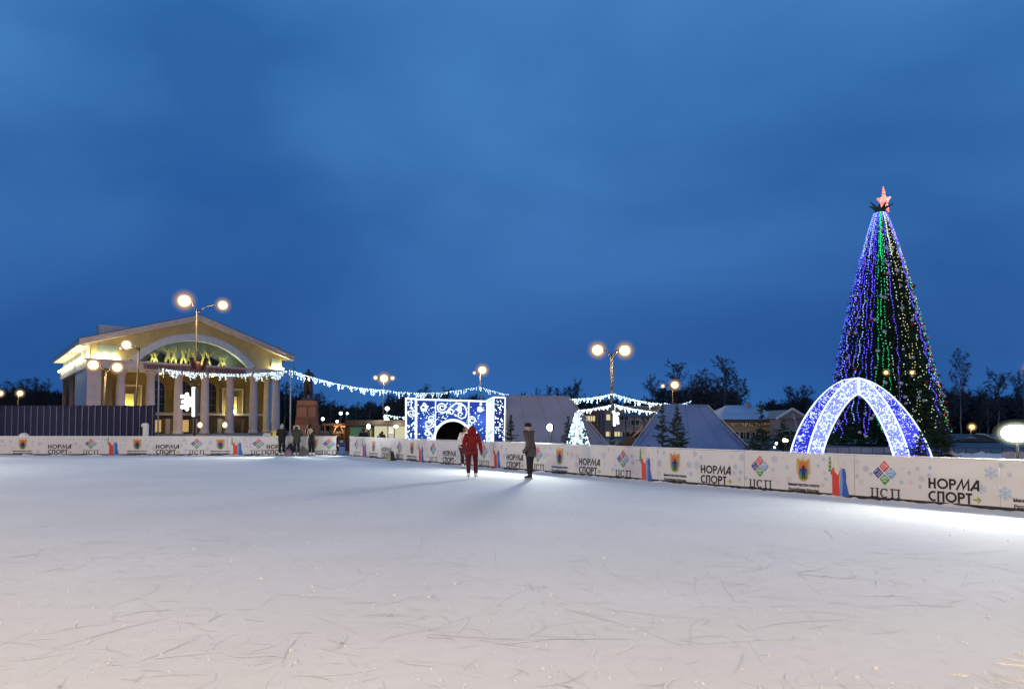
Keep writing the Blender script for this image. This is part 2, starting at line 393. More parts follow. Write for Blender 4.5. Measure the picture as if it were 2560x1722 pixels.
def emblem_mesh():
    mb = MB(); y = -.012
    def shield(w, top, bot, n=10):
        pts = [(-w, top)]
        for k in range(n+1):
            a = math.pi*k/n; pts.append((-w*math.cos(a), bot+.11-.11*math.sin(a)*(1.0)))
        pts.append((w, top)); return pts
    mb.cur = 1; mb.sheet(shield(.135, .79, .31), y)
    def band(za, zb, m):
        mb.cur = m; w = .112; q = []
        def hw(z): 
            d = (.345+.09-z)/.09
            return w if d <= 0 else w*math.sqrt(max(0, 1-d*d))
        zs = [zb+(za-zb)*k/6 for k in range(7)]
        q = [(-hw(z), z) for z in zs]+[(hw(z), z) for z in zs[::-1]]
        mb.sheet(q, y-.003)
    band(.77, .62, 0); band(.62, .48, 2); band(.48, .35, 3)
    # dark bear standing on its hind legs
    mb.cur = 4
    mb.sheet([(-.035, .37), (.0, .38), (.01, .47), (.03, .38), (.06, .38), (.05, .50), (.065, .58), (.05, .66), (.02, .70), (-.01, .69), (-.045, .66), (-.015, .64), (-.06, .58), (-.075, .60), (-.07, .555), (-.02, .56), (-.03, .48)], y-.006)
    mb.cur = 1   # gold fringe of the frame and the star above it
    for sx in (-1, 1):
        for k in range(8):
            z = .46+k*.045
            q = [(sx*.135, z), (sx*.185, z+.035), (sx*.185, z+.06), (sx*.135, z+.03)]
            mb.sheet(q if sx > 0 else q[::-1], y)
        q = [(sx*.09, .79), (sx*.15, .79), (sx*.16, .86), (sx*.12, .84)]; mb.sheet(q, y)
    for k in range(8):
        a = k*math.pi/4; b0 = a-.3; b1 = a+.3
        mb.sheet([(0+.018*math.cos(b0), .86+.018*math.sin(b0)), (.045*math.cos(a), .86+.045*math.sin(a)), (.018*math.cos(b1), .86+.018*math.sin(b1))], y-.001)
    mb.sheet([(-.08, .79), (.08, .79), (.05, .82), (-.05, .82)], y-.001)
    me = mb.mesh('emblem_print', [M_ORG, M_GLD, M_BLU, M_GRN, M_BLK, M_BLK])
    return me
def join_me(name, parts):   # parts: (mesh, (dx,dz), mat)
    b = bmesh.new(); mats = []
    for me, (dx, dy, dz), m in parts:
        t = me.copy(); t.transform(Matrix.Translation((dx, dy, dz)))
        if m not in mats: mats.append(m)
        i0 = len(b.faces); b.from_mesh(t); b.faces.ensure_lookup_table()
        for f in b.faces[i0:]: f.material_index = mats.index(m)
        bpy.data.meshes.remove(t)
    me = bpy.data.meshes.new(name); b.to_mesh(me); b.free()
    for m in mats: me.materials.append(m)
    return me
def fit(me, w, z0, z1, x=0):
    xs = [v.co.x for v in me.vertices]; zs = [v.co.z for v in me.vertices]
    sx = w/(max(xs)-min(xs)); sz = (z1-z0)/(max(zs)-min(zs)); cx = (max(xs)+min(xs))/2; mz = min(zs)
    for v in me.vertices: v.co.x = (v.co.x-cx)*sx+x; v.co.z = (v.co.z-mz)*sz+z0
    return me
y = -.012
LOGO = logo_mesh()
def strokes(polys, t=.043, name='s'):
    mb = MB()
    for pl in polys:
        closed = pl[0] == pl[-1]; n = len(pl); L_, R_ = [], []
        for i, (x, z) in enumerate(pl):
            if closed: a_, c_ = pl[(i-1) % (n-1)], pl[(i+1) % (n-1)] if i < n-1 else pl[1]
            else: a_, c_ = pl[max(0, i-1)], pl[min(n-1, i+1)]
            d1 = Vector((x-a_[0], z-a_[1])); d2 = Vector((c_[0]-x, c_[1]-z))
            d1 = d1.normalized() if d1.length > 1e-6 else d2.normalized(); d2 = d2.normalized() if d2.length > 1e-6 else d1
            m_ = (d1+d2).normalized() if (d1+d2).length > .2 else d1; k = 1/max(.45, m_.dot(d1)); nn = Vector((-m_.y, m_.x))*t/2*k
            L_.append((x+nn.x, z+nn.y)); R_.append((x-nn.x, z-nn.y))
        for i in range(n-1): mb.sheet([R_[i], R_[i+1], L_[i+1], L_[i]], 0)
    return mb.mesh(name, M_BLK)
def circ(cx, cz, rx, rz, a0=0, a1=360, n=22): return [(cx+rx*math.cos(R(a0+(a1-a0)*k/n)), cz+rz*math.sin(R(a0+(a1-a0)*k/n))) for k in range(n+1)]
def word_mesh(word, z0, h):
    t = .043; pl = []; x = 0; t2 = t/2
    for c in word:
        if c == 'Н': pl += [[(x+t2, z0), (x+t2, z0+h)], [(x+.13, z0), (x+.13, z0+h)], [(x+t2, z0+h*.5), (x+.13, z0+h*.5)]]; x += .185
        elif c == 'О': o_ = circ(x+.105, z0+h/2, .093, h/2-t2); o_[-1] = o_[0]; pl.append(o_); x += .235
        elif c == 'Р': pl += [[(x+t2, z0), (x+t2, z0+h)], [(x+t2, z0+h-t2)]+circ(x+.075, z0+h*.70, .048, h*.30-t2, 90, -90, 10)+[(x+t2, z0+h*.40+t2)]]; x += .155
        elif c == 'М': pl += [[(x-.01, z0), (x+.10, z0+h*.93), (x+.125, z0+h*.16), (x+.225, z0+h*.93), (x+.225, z0)]]; x += .275
        elif c == 'А': pl += [[(x-.01, z0), (x+.125, z0+h*.97)], [(x+.135, z0), (x+.135, z0+h)], [(x+.05, z0+h*.28), (x+.13, z0+h*.28)]]; x += .17
        elif c == 'С': pl.append(circ(x+.10, z0+h/2, .088, h/2-t2, 62, 298, 16)); x += .175
        elif c == 'П': pl += [[(x+t2, z0), (x+t2, z0+h-t2+.001), (x+.125, z0+h-t2), (x+.125, z0)]]; x += .175
        elif c == 'Т': pl += [[(x, z0+h-t2), (x+.125, z0+h-t2)], [(x+.0625, z0), (x+.0625, z0+h-t2)]]; x += .14
    return strokes(pl), x
ME_NORMA, wn_ = word_mesh('НОРМА', .345, .22); ME_NORMA.transform(Matrix.Translation((-.5, 0, 0)))
ME_SPORT, ws_ = word_mesh('СПОРТ', .08, .22); ME_SPORT.transform(Matrix.Translation((-.5, 0, 0)))
print('widths', wn_, ws_)
mb = MB(); mb.sheet([(.385, .155), (.49, .155), (.49, .19), (.385, .19)], 0); mb.sheet([(.47, .105), (.545, .172), (.47, .24), (.47, .205), (.50, .172), (.47, .14)], 0)
NORMA = join_me('lettering_print', [(ME_NORMA, (0, y, 0), M_BLK), (ME_SPORT, (0, y, 0), M_BLK), (mb.mesh('a', M_ARR), (0, y, 0), M_ARR)])
MIN1 = fit(text_mesh('Министерство спорта', .1, .004, .95), .85, .175, .265)
MIN2 = fit(text_mesh('Республики Карелия', .1, .004, .95), .83, .055, .145)
em = emblem_mesh()
b = bmesh.new(); b.from_mesh(em); 
for me_ in (MIN1, MIN2):
    t = me_.copy(); t.transform(Matrix.Translation((0, y, 0))); i0 = len(b.faces); b.from_mesh(t); b.faces.ensure_lookup_table()
    for f in b.faces[i0:]: f.material_index = 5
b.to_mesh(em); b.free(); EMBLEM = em
# a plain pair of robes, one red one blue, as the printed figures
mb = MB()
mb.cur = 0; mb.sheet([(-.16, .04), (.03, .04), (.02, .45), (.05, .60), (-.02, .70), (-.13, .68), (-.20, .55), (-.16, .48)], y)
mb.cur = 2; mb.sheet([(-.09, .58), (.0, .50), (.04, .62), (.0, .90), (-.07, .92), (-.12, .82)], y-.003)
mb.cur = 1; mb.sheet([(.09, .03), (.27, .03), (.19, .38), (.20, .50), (.17, .66), (.11, .68), (.09, .50), (.12, .42)], y-.002)
mb.cur = 3; mb.sheet([(.03, .03), (.09, .03), (.12, .42), (.08, .50), (.10, .74), (.05, .60)], y-.001)
mb.cur = 2; mb.sheet([(.09, .66), (.16, .66), (.15, .80), (.12, .83), (.09, .78)], y-.003)
mb.cur = 4
for k in range(4): 
    z = .58+k*.09; w = .075-k*.014; mb.sheet([(-.22-w*.5, z), (-.20+w*.6, z), (-.21, z+.10)], y-.004)
FIGS = mb.mesh('figure_print', [M_RED, M_BLU, M_PAL, M_LBL, M_GRN])
def flake(mb, cx, cz, r, solid):
    for k in range(6):
        a = k*math.pi/3+math.pi/6; d = (math.cos(a), math.sin(a)); n = (-d[1], d[0]); w = r*(.13 if solid else .06)
        def pt(u, v): return (cx+d[0]*u*r+n[0]*v, cz+d[1]*u*r+n[1]*v)
        yy = -.0085-.0004*(k % 3)
        mb.sheet([pt(0, -w), pt(1, -w*.6), pt(1, w*.6), pt(0, w)], yy)
        for u0, l in ((.45, .32), (.72, .25)):
            for s in (-1, 1):
                mb.sheet([pt(u0, 0), pt(u0+.12, 0), pt(u0+.12+l*.5, s*l*r), pt(u0+l*.5, s*l*r)][::s], yy-.0002)
def board(name, label, A, e, length, logos, seams, sx=1.0, lift_panels=(), seed=1):
    rz = math.atan2(e.y, e.x); r = root(name, label, 'rink boards', A, rz)
    rn = random.Random(seed)
    # banner panels with a small seam between them
    xs = [0]; 
    while xs[-1] < length-3.4: xs.append(xs[-1]+3.05)
    xs.append(length)
    for a, b_ in zip(xs[:-1], xs[1:]):
        mb = MB(); n = 14; dz = rn.uniform(-.006, .006); vs = []; fs = []
        x0, x1 = a+.006, b_-.006
        for k in range(n+1):
            x = x0+(x1-x0)*k/n; zt = BH+dz+.006*noise.noise(Vector((x*.9, seed, 0))); w = .010*noise.noise(Vector((x*1.6, 7, seed)))
            vs += [(x, w-.004, .075), (x, w-.004, zt), (x, w+.022, zt), (x, w+.022, .075)]
        for k in range(n):
            q = 4*k
            fs += [(q, q+4, q+5, q+1), (q+1, q+5, q+6, q+2), (q+2, q+6, q+7, q+3), (q+3, q+7, q+4, q)]
        fs += [(0, 1, 2, 3), (4*n+3, 4*n+2, 4*n+1, 4*n)]
        mb.add(vs, fs); mb.build('banner_panel', M_BAN, r, local=True, smooth=False)
    mb = MB(); mb.box(0, length, .008, .03, .0, .074); mb.build('kick_plate', M_DK, r, local=True)
    mb = MB(); mb.box(0, length, -.012, .05, BH+.009, BH+.03); mb.build('cap_rail', M_WHT, r, local=True)
    for z in (.34, .66, .93):
        mb = MB(); mb.box(0, length, .045, .085, z-.02, z+.02); mb.build('rail', M_STEEL, r, local=True)
    k = 0
    while k*1.52 < length:
        mb = MB(); mb.box(k*1.52+.02, k*1.52+.06, .09, .13, 0, .95); mb.add([(k*1.52+.02, .13, .9), (k*1.52+.06, .13, .9), (k*1.52+.06, .6, .02), (k*1.52+.02, .6, .02), (k*1.52+.02, .13, .86), (k*1.52+.06, .13, .86), (k*1.52+.06, .56, .02), (k*1.52+.02, .56, .02)], [(0, 1, 2, 3), (7, 6, 5, 4), (0, 3, 7, 4), (1, 5, 6, 2)])
        mb.build('brace', M_STEEL, r, local=True); k += 1
    # snow pushed up along the foot of the boards
    mb = MB(); n = int(length*9); vs = []; fs = []
    for i in range(n+1):
        x = length*i/n; h = max(.003, .022+.06*noise.noise(Vector((x*1.1, seed, 2)))+.06*noise.noise(Vector((x*5.3, seed, 5)))); d = .07+.05*noise.noise(Vector((x*2, 4, seed)))
        vs += [(x, .0, h), (x, -d*.5, h*.75), (x, -d*1.3, .001)]
    for i in range(n):
        q = 3*i; fs += [(q, q+1, q+4, q+3), (q+1, q+2, q+5, q+4)]
    mb.add(vs, fs)
    for i in range(int(length*5)):
        x = rn.uniform(0, length); s = rn.uniform(.008, .03); mb.ball((x, -rn.uniform(.04, .3), s*.3), s, 5, 3, .7)
    mb.build('foot_snow', MATS['snowcap'], r, local=True, smooth=True)
    occ = []
    data = {'E': (EMBLEM, 'emblem_print', .46), 'N': (NORMA, 'lettering_print', .54), 'C': (LOGO, 'logo_print', .37), 'F': (FIGS, 'figure_print', .3)}
    for px, kind in logos:
        rr = (px-CX)/F/1.0
        s = (rr*A.y-A.x)/(e.x-rr*e.y)
        me, nm, hw = data[kind]
        link(nm, me, r, (s, 0, 0), (0, 0, 0), (sx, 1, 1)); occ.append((s, hw*sx))
    # pale snowflakes
    fl = []
    for mi in range(5):
        mb = MB(); 
        for i in range(int(length*1.25)):
            for tr in range(25):
                x = rn.uniform(.1, length-.1); z = rn.choice([rn.uniform(.5, .9), rn.uniform(.12, .9)]); s = rn.choice([.05, .06, .075, .1]) if mi in (1, 3) else rn.choice([.05, .07, .1, .13])
                if all(abs(x-o)-h*(.72 if z > .3 else 1) > s for o, h in occ) and z+s < .93 and z-s > .09 and all((x-a)**2+(z-b)**2 > (s+c+.035)**2 for a, b, c in fl): 
                    flake(mb, x, z, s, mi != 2); fl.append((x, z, s)); break
        mb.build('snowflake_print', M_FL[mi], r, local=True)
    return r
logR = [(893, 'C'), (912, 'F'), (935, 'E'), (967, 'N'), (1000, 'C'), (1031, 'E'), (1053, 'F'), (1084, 'C'), (1124, 'N'), (1166, 'E'), (1211, 'C'), (1242, 'F'), (1287, 'N'), (1345, 'C'), (1399, 'E'), (1473, 'N'), (1557, 'C'), (1613, 'F'), (1686, 'E'), (1787, 'N'), (1898, 'C'), (2006, 'E'), (2093, 'F'), (2208, 'C'), (2378, 'N'), (2588, 'E')]
logL = [(60, 'E'), (152, 'N'), (230, 'C'), (285, 'F'), (345, 'E'), (421, 'N'), (494, 'C'), (553, 'E'), (594, 'F'), (648, 'C'), (697, 'N'), (785, 'E'), (824, 'C'), (-40, 'F')]
board('rink_board', 'long white banner boards running from the entrance gap along the right of the rink', RA, re, RLEN, logR, None, 1.0, seed=2)
board('rink_board', 'white banner boards across the far left end of the rink', LA, le, LLEN, logL, None, 1.2, seed=5)
# ================================================================== street lamps and floodlights
M_POLE = mat('lamp_pole_paint', (.10, .095, .09), .5, .2, 3, metal=.2); M_DPOLE = mat('dark_pole', (.06, .06, .065), .6, .2, 3)
M_SOD = glow('sodium_glass', (1.0, .86, .55), 2.6, 'NONE'); 
def halo_mat(name, alpha, c=(1.0, .56, .26), st=1.0):  # see-through glowing material for shells that stand in for lens bloom
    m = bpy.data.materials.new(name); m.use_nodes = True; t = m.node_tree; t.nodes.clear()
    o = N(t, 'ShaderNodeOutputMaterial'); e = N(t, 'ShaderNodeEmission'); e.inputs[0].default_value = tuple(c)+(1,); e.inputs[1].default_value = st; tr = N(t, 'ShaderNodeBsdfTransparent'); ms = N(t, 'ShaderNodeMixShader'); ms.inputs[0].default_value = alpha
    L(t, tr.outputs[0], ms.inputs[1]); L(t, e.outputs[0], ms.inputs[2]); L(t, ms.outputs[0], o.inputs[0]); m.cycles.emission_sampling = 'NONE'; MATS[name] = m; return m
M_HALO1 = halo_mat('amber_halo_inner', .17, (1.0, .66, .34)); M_HALO2 = halo_mat('amber_halo_mid', .05); M_HALO3 = halo_mat('amber_halo_outer', .018)
M_WLAMP = glow('white_lamp_glass', (.93, .98, 1.0), 22, 'NONE'); M_WSM = glow('small_white_lamp', (.95, 1.0, 1.0), 8, 'NONE')
M_SODS = glow('small_sodium_glass', (1.0, .66, .28), 2.2, 'NONE')
def street_lamp(label, px, ytop, Y, heads, energy, pr=.07, size=.26, lean=0.0, mat_head=None, group=None, colr=SOD, pole_top=None, pole_mat=None):
    """heads: source pixels of every lamp head; the pole stands at px"""
    base = P(px, 1055, Y); base.z = 0
    r = root('street_lamp', label, 'street lamp', base, 0, group)
    zt = Zat(pole_top if pole_top else ytop, Y)
    pm = pole_mat or M_POLE
    mb = MB(); top = Vector((base.x+lean, base.y, zt)); mb.tube([base, base.lerp(top, .33), base.lerp(top, .335), top], [pr*1.25, pr*1.2, pr, pr*.7], 8)
    mb.cyl((base.x, base.y), pr*1.9, 0, .35, 10, pr*1.6)
    mb.build('pole', pm, r, smooth=True)
    for hx, hy, *o in heads:
        s = size*(o[0] if o else 1); q = P(hx, hy, Y)
        d = Vector((q.x-top.x, 0, 0)); sg = 1 if d.x > 0 else -1
        mb = MB(); mb.tube([top-Vector((0, 0, .3)), Vector(((top.x*2+q.x)/3, Y, (top.z*.4+q.z*.6))), q+Vector((-sg*s*.6, 0, s*.35))], [pr*.55, pr*.5, pr*.45], 6); mb.build('arm', pm, r, smooth=True)
        mb = MB(); mb.ball(q+Vector((0, 0, s*1.0)), s*.5, 10, 5, .3); mb.build('lamp_housing', M_DPOLE, r, smooth=True)
        mb = MB(); mb.ball(q, s, 14, 9, .94); mb.build('lamp_glass', mat_head or M_SOD, r, smooth=True)
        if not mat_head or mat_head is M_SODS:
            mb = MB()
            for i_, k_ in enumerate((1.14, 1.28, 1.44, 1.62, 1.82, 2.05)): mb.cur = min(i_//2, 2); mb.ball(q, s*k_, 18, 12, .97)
            mb.build('lamp_halo', [M_HALO1, M_HALO2, M_HALO3], r, smooth=True)  # nested glowing shells imitate the lens halo, no glass globe is there
        light('lamp_light', 'POINT', q-Vector((0, 0, s*.8+.02)), energy*(o[1] if len(o) > 1 else 1), colr, r, size=s*.5)
    return r
street_lamp('tall street lamp whose two sodium heads shine above the theatre ridge', 487, 775, 58, [(461, 752, 1.25), (557, 763, .9, .7)], 5600, .065, .36, pole_top=772, pole_mat=M_DPOLE)
street_lamp('lit twin headed street lamp left of the theatre columns behind the blue fence', 254, 930, 85, [(233, 912, 1.1), (293, 918, 1)], 3800, .10, .48, lean=.35, pole_top=925)
street_lamp('single headed leaning street lamp shining on the left slope of the gable', 336, 870, 85, [(316, 862, 1), (303, 870, .4, .2)], 2600, .09, .46, lean=.35, pole_top=868)
street_lamp('big twin headed sodium street lamp between the two tents', 1530, 880, 62, [(1494, 875), (1562, 876)], 1800, .12, .42, pole_top=885)
street_lamp('street lamp with three bright heads above the kiosk row', 958, 945, 75, [(960, 946, 1), (939, 944, .45, .3), (981, 945, .45, .3)], 900, .055, .36, pole_top=948)
street_lamp('sodium street lamp above the blue light portal', 1200, 927, 75, [(1206, 925, 1), (1186, 932, .32, .1)], 900, .055, .36, pole_top=930)
street_lamp('sodium street lamp before the tall birches right of the tents', 1682, 968, 90, [(1687, 962, 1), (1657, 965, .42, .1)], 900, .055, .40, pole_top=965)
street_lamp('far sodium street lamp at the left edge of the photo', -6, 985, 130, [(0, 983, 1)], 500, .07, .42)
street_lamp('far sodium street lamp above the blue fence, second from the left edge', 44, 986, 130, [(50, 983, 1)], 500, .07, .42)
street_lamp('low sodium lamp by the left foot of the blue light arch', 2003, 1074, 62, [(2010, 1075, 1)], 60, .04, .22, mat_head=M_SODS)
street_lamp('low sodium lamp over the dark cabin at right', 2426, 1068, 78, [(2430, 1067, 1)], 100, .05, .24, mat_head=M_SODS)
street_lamp('twin headed lamp glowing in front of the decorated tree', 2250, 935, 46, [(2215, 931), (2280, 931, .9)], 40, .03, .11, mat_head=M_SODS, pole_mat=M_DPOLE)
street_lamp('grey lamp post at the right edge of the photo', 2566, 925, 30, [(2590, 925, 1)], 900, .07, .25, pole_top=925)
gl = 'small white lamps of the far street'
for i, (lx, ly, s, ds) in enumerate([(806, 1047, 1.2, 'leftmost of the far lamps right of the monument'), (851, 1033, 1.2, 'higher left lamp of the far street group'), (867, 1033, .8, 'higher right lamp of the far street group'),
        (842, 1053, 1.0, 'lower left lamp of the far street group'), (867, 1054, 1.0, 'lower right lamp of the far street group'), (967, 1021, 1.3, 'white lamp beside the post right of the kiosks')]):
    Y = 150 if i < 5 else 100
    street_lamp('small white '+ds, lx, ly, Y, [(lx+1, ly, s)], 60, .05, .25 if i < 5 else .20, mat_head=M_WSM, group=gl, colr=COOL, pole_mat=M_DPOLE)
# tall lamp posts of the square that stand behind and beside the viewer (out of frame) and light the ice
gb = 'lamp posts round the near end of the rink'
def plain_lamp(x, y, h, e, label):
    r = root('street_lamp', label, 'street lamp', (x, y, 0), 0, gb)
    mb = MB(); mb.tube([(x, y, 0), (x, y, h)], [.11, .06], 8); mb.build('pole', M_POLE, r, smooth=True)
    for s in (-1, 1):
        q = Vector((x+s*1.3, y, h+.1)); mb = MB(); mb.tube([(x, y, h-.3), (x+s*.6, y, h), q], [.04]*3, 6); mb.build('arm', M_POLE, r, smooth=True)
        mb = MB(); mb.ball(q, .3, 10, 6, .7); mb.build('lamp_glass', M_SOD, r, smooth=True)
        light('lamp_light', 'POINT', q-Vector((0, 0, .32)), e, (1.0, .725, .37), r, size=.4)
for x, y, h, e in ((-8, -8, 10, 5200), (10, -9, 10, 4800), (-26, 2, 10, 6200), (-36, 24, 10, 3400), (27, 6, 10, 3600)):
    plain_lamp(x, y, h, e, {-8: 'tall lamp post behind the viewer on the left', 10: 'tall lamp post behind the viewer on the right', -26: 'tall lamp post beside the near left corner of the rink', -36: 'tall lamp post beside the far left side of the rink', 27: 'tall lamp post beside the right side of the rink'}[x])
M_HOUS = mat('floodlight_housing', (.05, .05, .055), .5, .1)
def floodlight(label, px, py, Y, n, w, h, energy, spot=165, tilt=.10, power_dir=None):
    q = P(px, py, Y); base = Vector((q.x, q.y, 0)); r = root('rink_floodlight', label, 'floodlight', base, 0, 'floodlights behind the rink boards')
    rz = math.atan2(n.x, -n.y)  # lens faces along n
    mb = MB(); mb.tube([base+Vector((n.x*-.05, n.y*-.05, 0)), Vector((q.x-n.x*.05, q.y-n.y*.05, q.z-h*.4))], .03, 8); mb.build('pole', M_DPOLE, r, smooth=True)
    mb = MB(); mb.cbox(q-Vector((n.x*.06, n.y*.06, 0)), (w*.8, .1, h*.8), rz); mb.build('lamp_housing', M_HOUS, r)
    # rounded glass over the lamps
    mb = MB(); M_ = Matrix.Rotation(rz, 3, 'Z'); k = 14; vs = []; fs = []
    for j in range(5):
        f = j/4
        for i in range(k):
            a = 2*math.pi*i/k; rr_ = math.cos(f*math.pi/2*.98)
            ca, sa = math.cos(a), math.sin(a); ex = math.copysign(abs(ca)**.9, ca); ez = math.copysign(abs(sa)**.9, sa)
            vs.append(q+M_@Vector((ex*w/2*rr_, -math.sin(f*math.pi/2)*.09, ez*h/2*rr_)))
    for j in range(4):
        for i in range(k): fs.append((j*k+i, j*k+(i+1) % k, (j+1)*k+(i+1) % k, (j+1)*k+i))
    mb.add(vs, fs); mb.build('lamp_glass', M_WLAMP, r, smooth=True)
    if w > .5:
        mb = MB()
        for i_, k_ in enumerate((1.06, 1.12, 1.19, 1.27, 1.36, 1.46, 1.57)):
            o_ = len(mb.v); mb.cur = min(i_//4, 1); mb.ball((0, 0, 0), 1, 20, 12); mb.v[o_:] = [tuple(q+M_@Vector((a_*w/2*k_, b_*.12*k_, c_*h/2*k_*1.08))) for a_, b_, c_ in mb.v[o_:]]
        mb.build('flood_halo', [halo_mat('white_halo_inner', .08, (.95, 1, .85), 1.0), halo_mat('white_halo_outer', .012, (.8, 1, .6), 1.0)], r, smooth=True)  # glowing shells added as bloom round the floodlight, not a real cover
    light('flood', 'SPOT', q+n*.14, energy, COOL, r, size=.22, rot=aim((n.x, n.y, -tilt)), spot_size=R(spot), spot_blend=.5)
    return r
nR = Vector((-.814, -.581, 0)); nL = Vector((0, -1, 0))
floodlight('large glaring white floodlight behind the boards at the right edge', 2540, 1083, 16.16, nR, .58, .34, 1400)
floodlight('round white lamp on a dark post behind the boards left of the lit cone tree', 1375, 1068, 28.5, nR, .25, .25, 1400)
floodlight('white lamp on a post behind the corner of the boards by the kiosk', 922, 1066, 41.0, nR, .27, .27, 350)
floodlight('unseen floodlight added behind the people at the far left boards', 705, 1068, 42.2, nL, .13, .13, 1100)  # no lamp is visible here; added to light the bright band on the ice
floodlight('floodlight behind the far boards just outside the left edge of the photo', -70, 1070, 42.9, nL, .3, .26, 1500)
qf = Vector((-45.2, 26, 0))
def side_flood(x, y, e):
    q = Vector((x, y, 1.5)); r = root('rink_floodlight', 'floodlight on the out of frame left side of the rink', 'floodlight', (x, y, 0), 0, 'floodlights behind the rink boards')
    mb = MB(); mb.cyl((x, y), .03, 0, 1.4, 8); mb.build('pole', M_DPOLE, r); mb = MB(); mb.box(x-.1, x, y-.3, y+.3, 1.36, 1.64); mb.build('lamp_housing', M_HOUS, r)
    mb = MB(); mb.box(x+.002, x+.04, y-.27, y+.27, 1.39, 1.61); mb.build('lamp_glass', M_WLAMP, r)
    light('flood', 'SPOT', q+Vector((.1, 0, 0)), e, COOL, r, size=.12, rot=aim((1, 0, -.1)), spot_size=R(160), spot_blend=.5)
side_flood(-24.5, 25.5, 2600)
# ================================================================== theatre
M_PL = mat('pale_plaster', (.72, .60, .56), .85, .10, .8, bump=.2, bscale=6); M_YEL = mat('ochre_plaster', (.66, .52, .24), .85, .10, .7, bump=.2, bscale=6)
M_CRN = mat('cornice_plaster', (.80, .69, .61), .8, .12, 1.2); M_ROOF = mat('dark_roof', (.09, .09, .10), .6, .2, 1); M_WBAND = mat('arch_band_paint', (.78, .78, .76), .7, .08, 1.5)
M_TYM = mat('green_grey_plaster', (.34, .41, .36), .8, .15, .8); M_GOLD = mat('gilded_figures', (.75, .62, .22), .45, .2, 4, metal=.3)
M_GLASS = mat('dark_glass', (.02, .022, .03), .12, .2, .6, spec=.6); M_FRAME = mat('window_frame', (.20, .15, .08), .6, .1); M_DOOR = mat('brown_door', (.10, .05, .03), .5, .2, 3)
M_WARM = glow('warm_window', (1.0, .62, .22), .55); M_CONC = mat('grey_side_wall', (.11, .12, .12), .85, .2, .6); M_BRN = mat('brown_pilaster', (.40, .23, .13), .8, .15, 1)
C0 = Vector((-55.5, 105, 0)); fd = Vector((18.3, 24, 0)).normalized(); sd = Vector((-.558, .83, 0)).normalized()
th = root('theatre', 'yellow theatre with white columns, arched gable and gilded figures, behind the far boards', 'theatre', C0)
def T(u, w, z): return C0+fd*u+sd*w+Vector((0, 0, z))
def tb(mb, u0, u1, w0, w1, z0, z1):
    return mb.hexa([T(u0, w0, z0), T(u1, w0, z0), T(u1, w1, z0), T(u0, w1, z0), T(u0, w0, z1), T(u1, w0, z1), T(u1, w1, z1), T(u0, w1, z1)])
def tbox(name, m, *a, parent=None, **kw):
    mb = MB(); tb(mb, *a); return mb.build(name, m, parent or th, **kw)
ZE0, ZE1 = 8.9, 10.1; ZEV, ZR = 12.4, 17.3; UL, UR, UM = -1.6, 32.2, 15.3
# columns
colm = MB(); prof = [(0, .86), (.25, .86), (.3, .76), (.6, .72), (3, .71), (6, .66), (8.0, .60), (8.05, .66), (8.3, .66), (8.35, .8), (8.55, .85), (8.9, .85)]
colm.tube([(0, 0, z) for z, _ in prof], [r_*.88 for _, r_ in prof], 20); cme = fixn(colm.mesh('column', M_PL, None, True))
for k in range(1, 8): p = T(4.2*k, .6, 0); link('column', cme, th, p-C0)
for w in (5.4, 9.6): p = T(29.4, w, 0); link('column', cme, th, p-C0)
# corner pier and left flank
tbox('corner_pier', M_PL, -.35, 1.5, 0, 15, 0, ZE0)
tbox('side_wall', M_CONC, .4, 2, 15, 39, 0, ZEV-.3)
for w0 in (22, 25.2, 37.6): tbox('pilaster', M_BRN, .02, .6, w0, w0+1.6, 0, ZE0)
for w0 in (17.5, 28, 33): tbox('side_window', M_GLASS, .32, .5, w0, w0+3, 2, 7.6)
# portico back wall, split in bays
WB = 6.0
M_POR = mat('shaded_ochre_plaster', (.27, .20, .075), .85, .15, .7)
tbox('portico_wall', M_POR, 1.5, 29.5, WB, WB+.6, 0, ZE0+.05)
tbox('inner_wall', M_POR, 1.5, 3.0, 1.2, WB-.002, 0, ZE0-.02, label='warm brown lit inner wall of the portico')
tbox('string_course', M_PL, 3.0, 29.3, WB-.25, WB-.002, 2.75, 3.1)
tbox('porch_ceiling', M_PL, 0.2, 29.9, 1.0, WB, ZE0+.01, ZE0+.2)
tbox('frieze_band', M_DOOR, 3.0, 27, WB-.08, WB-.003, 2.25, 2.7, label='dark red lettered band over the doors')
def arch_poly(hw, z0, zs, n=12):
    return [(-hw, z0), (hw, z0)]+[(hw*math.cos(math.pi*k/n), zs+hw*math.sin(math.pi*k/n)) for k in range(n+1)]
def tprism(mb, poly, uc, w0, w1):
    n = len(poly); vs = [T(uc+x, w0, z) for x, z in poly]+[T(uc+x, w1, z) for x, z in poly]
    mb.add(vs, [tuple(range(n)), tuple(range(2*n-1, n-1, -1))]+[(i, i+n, (i+1) % n+n, (i+1) % n) for i in range(n)])
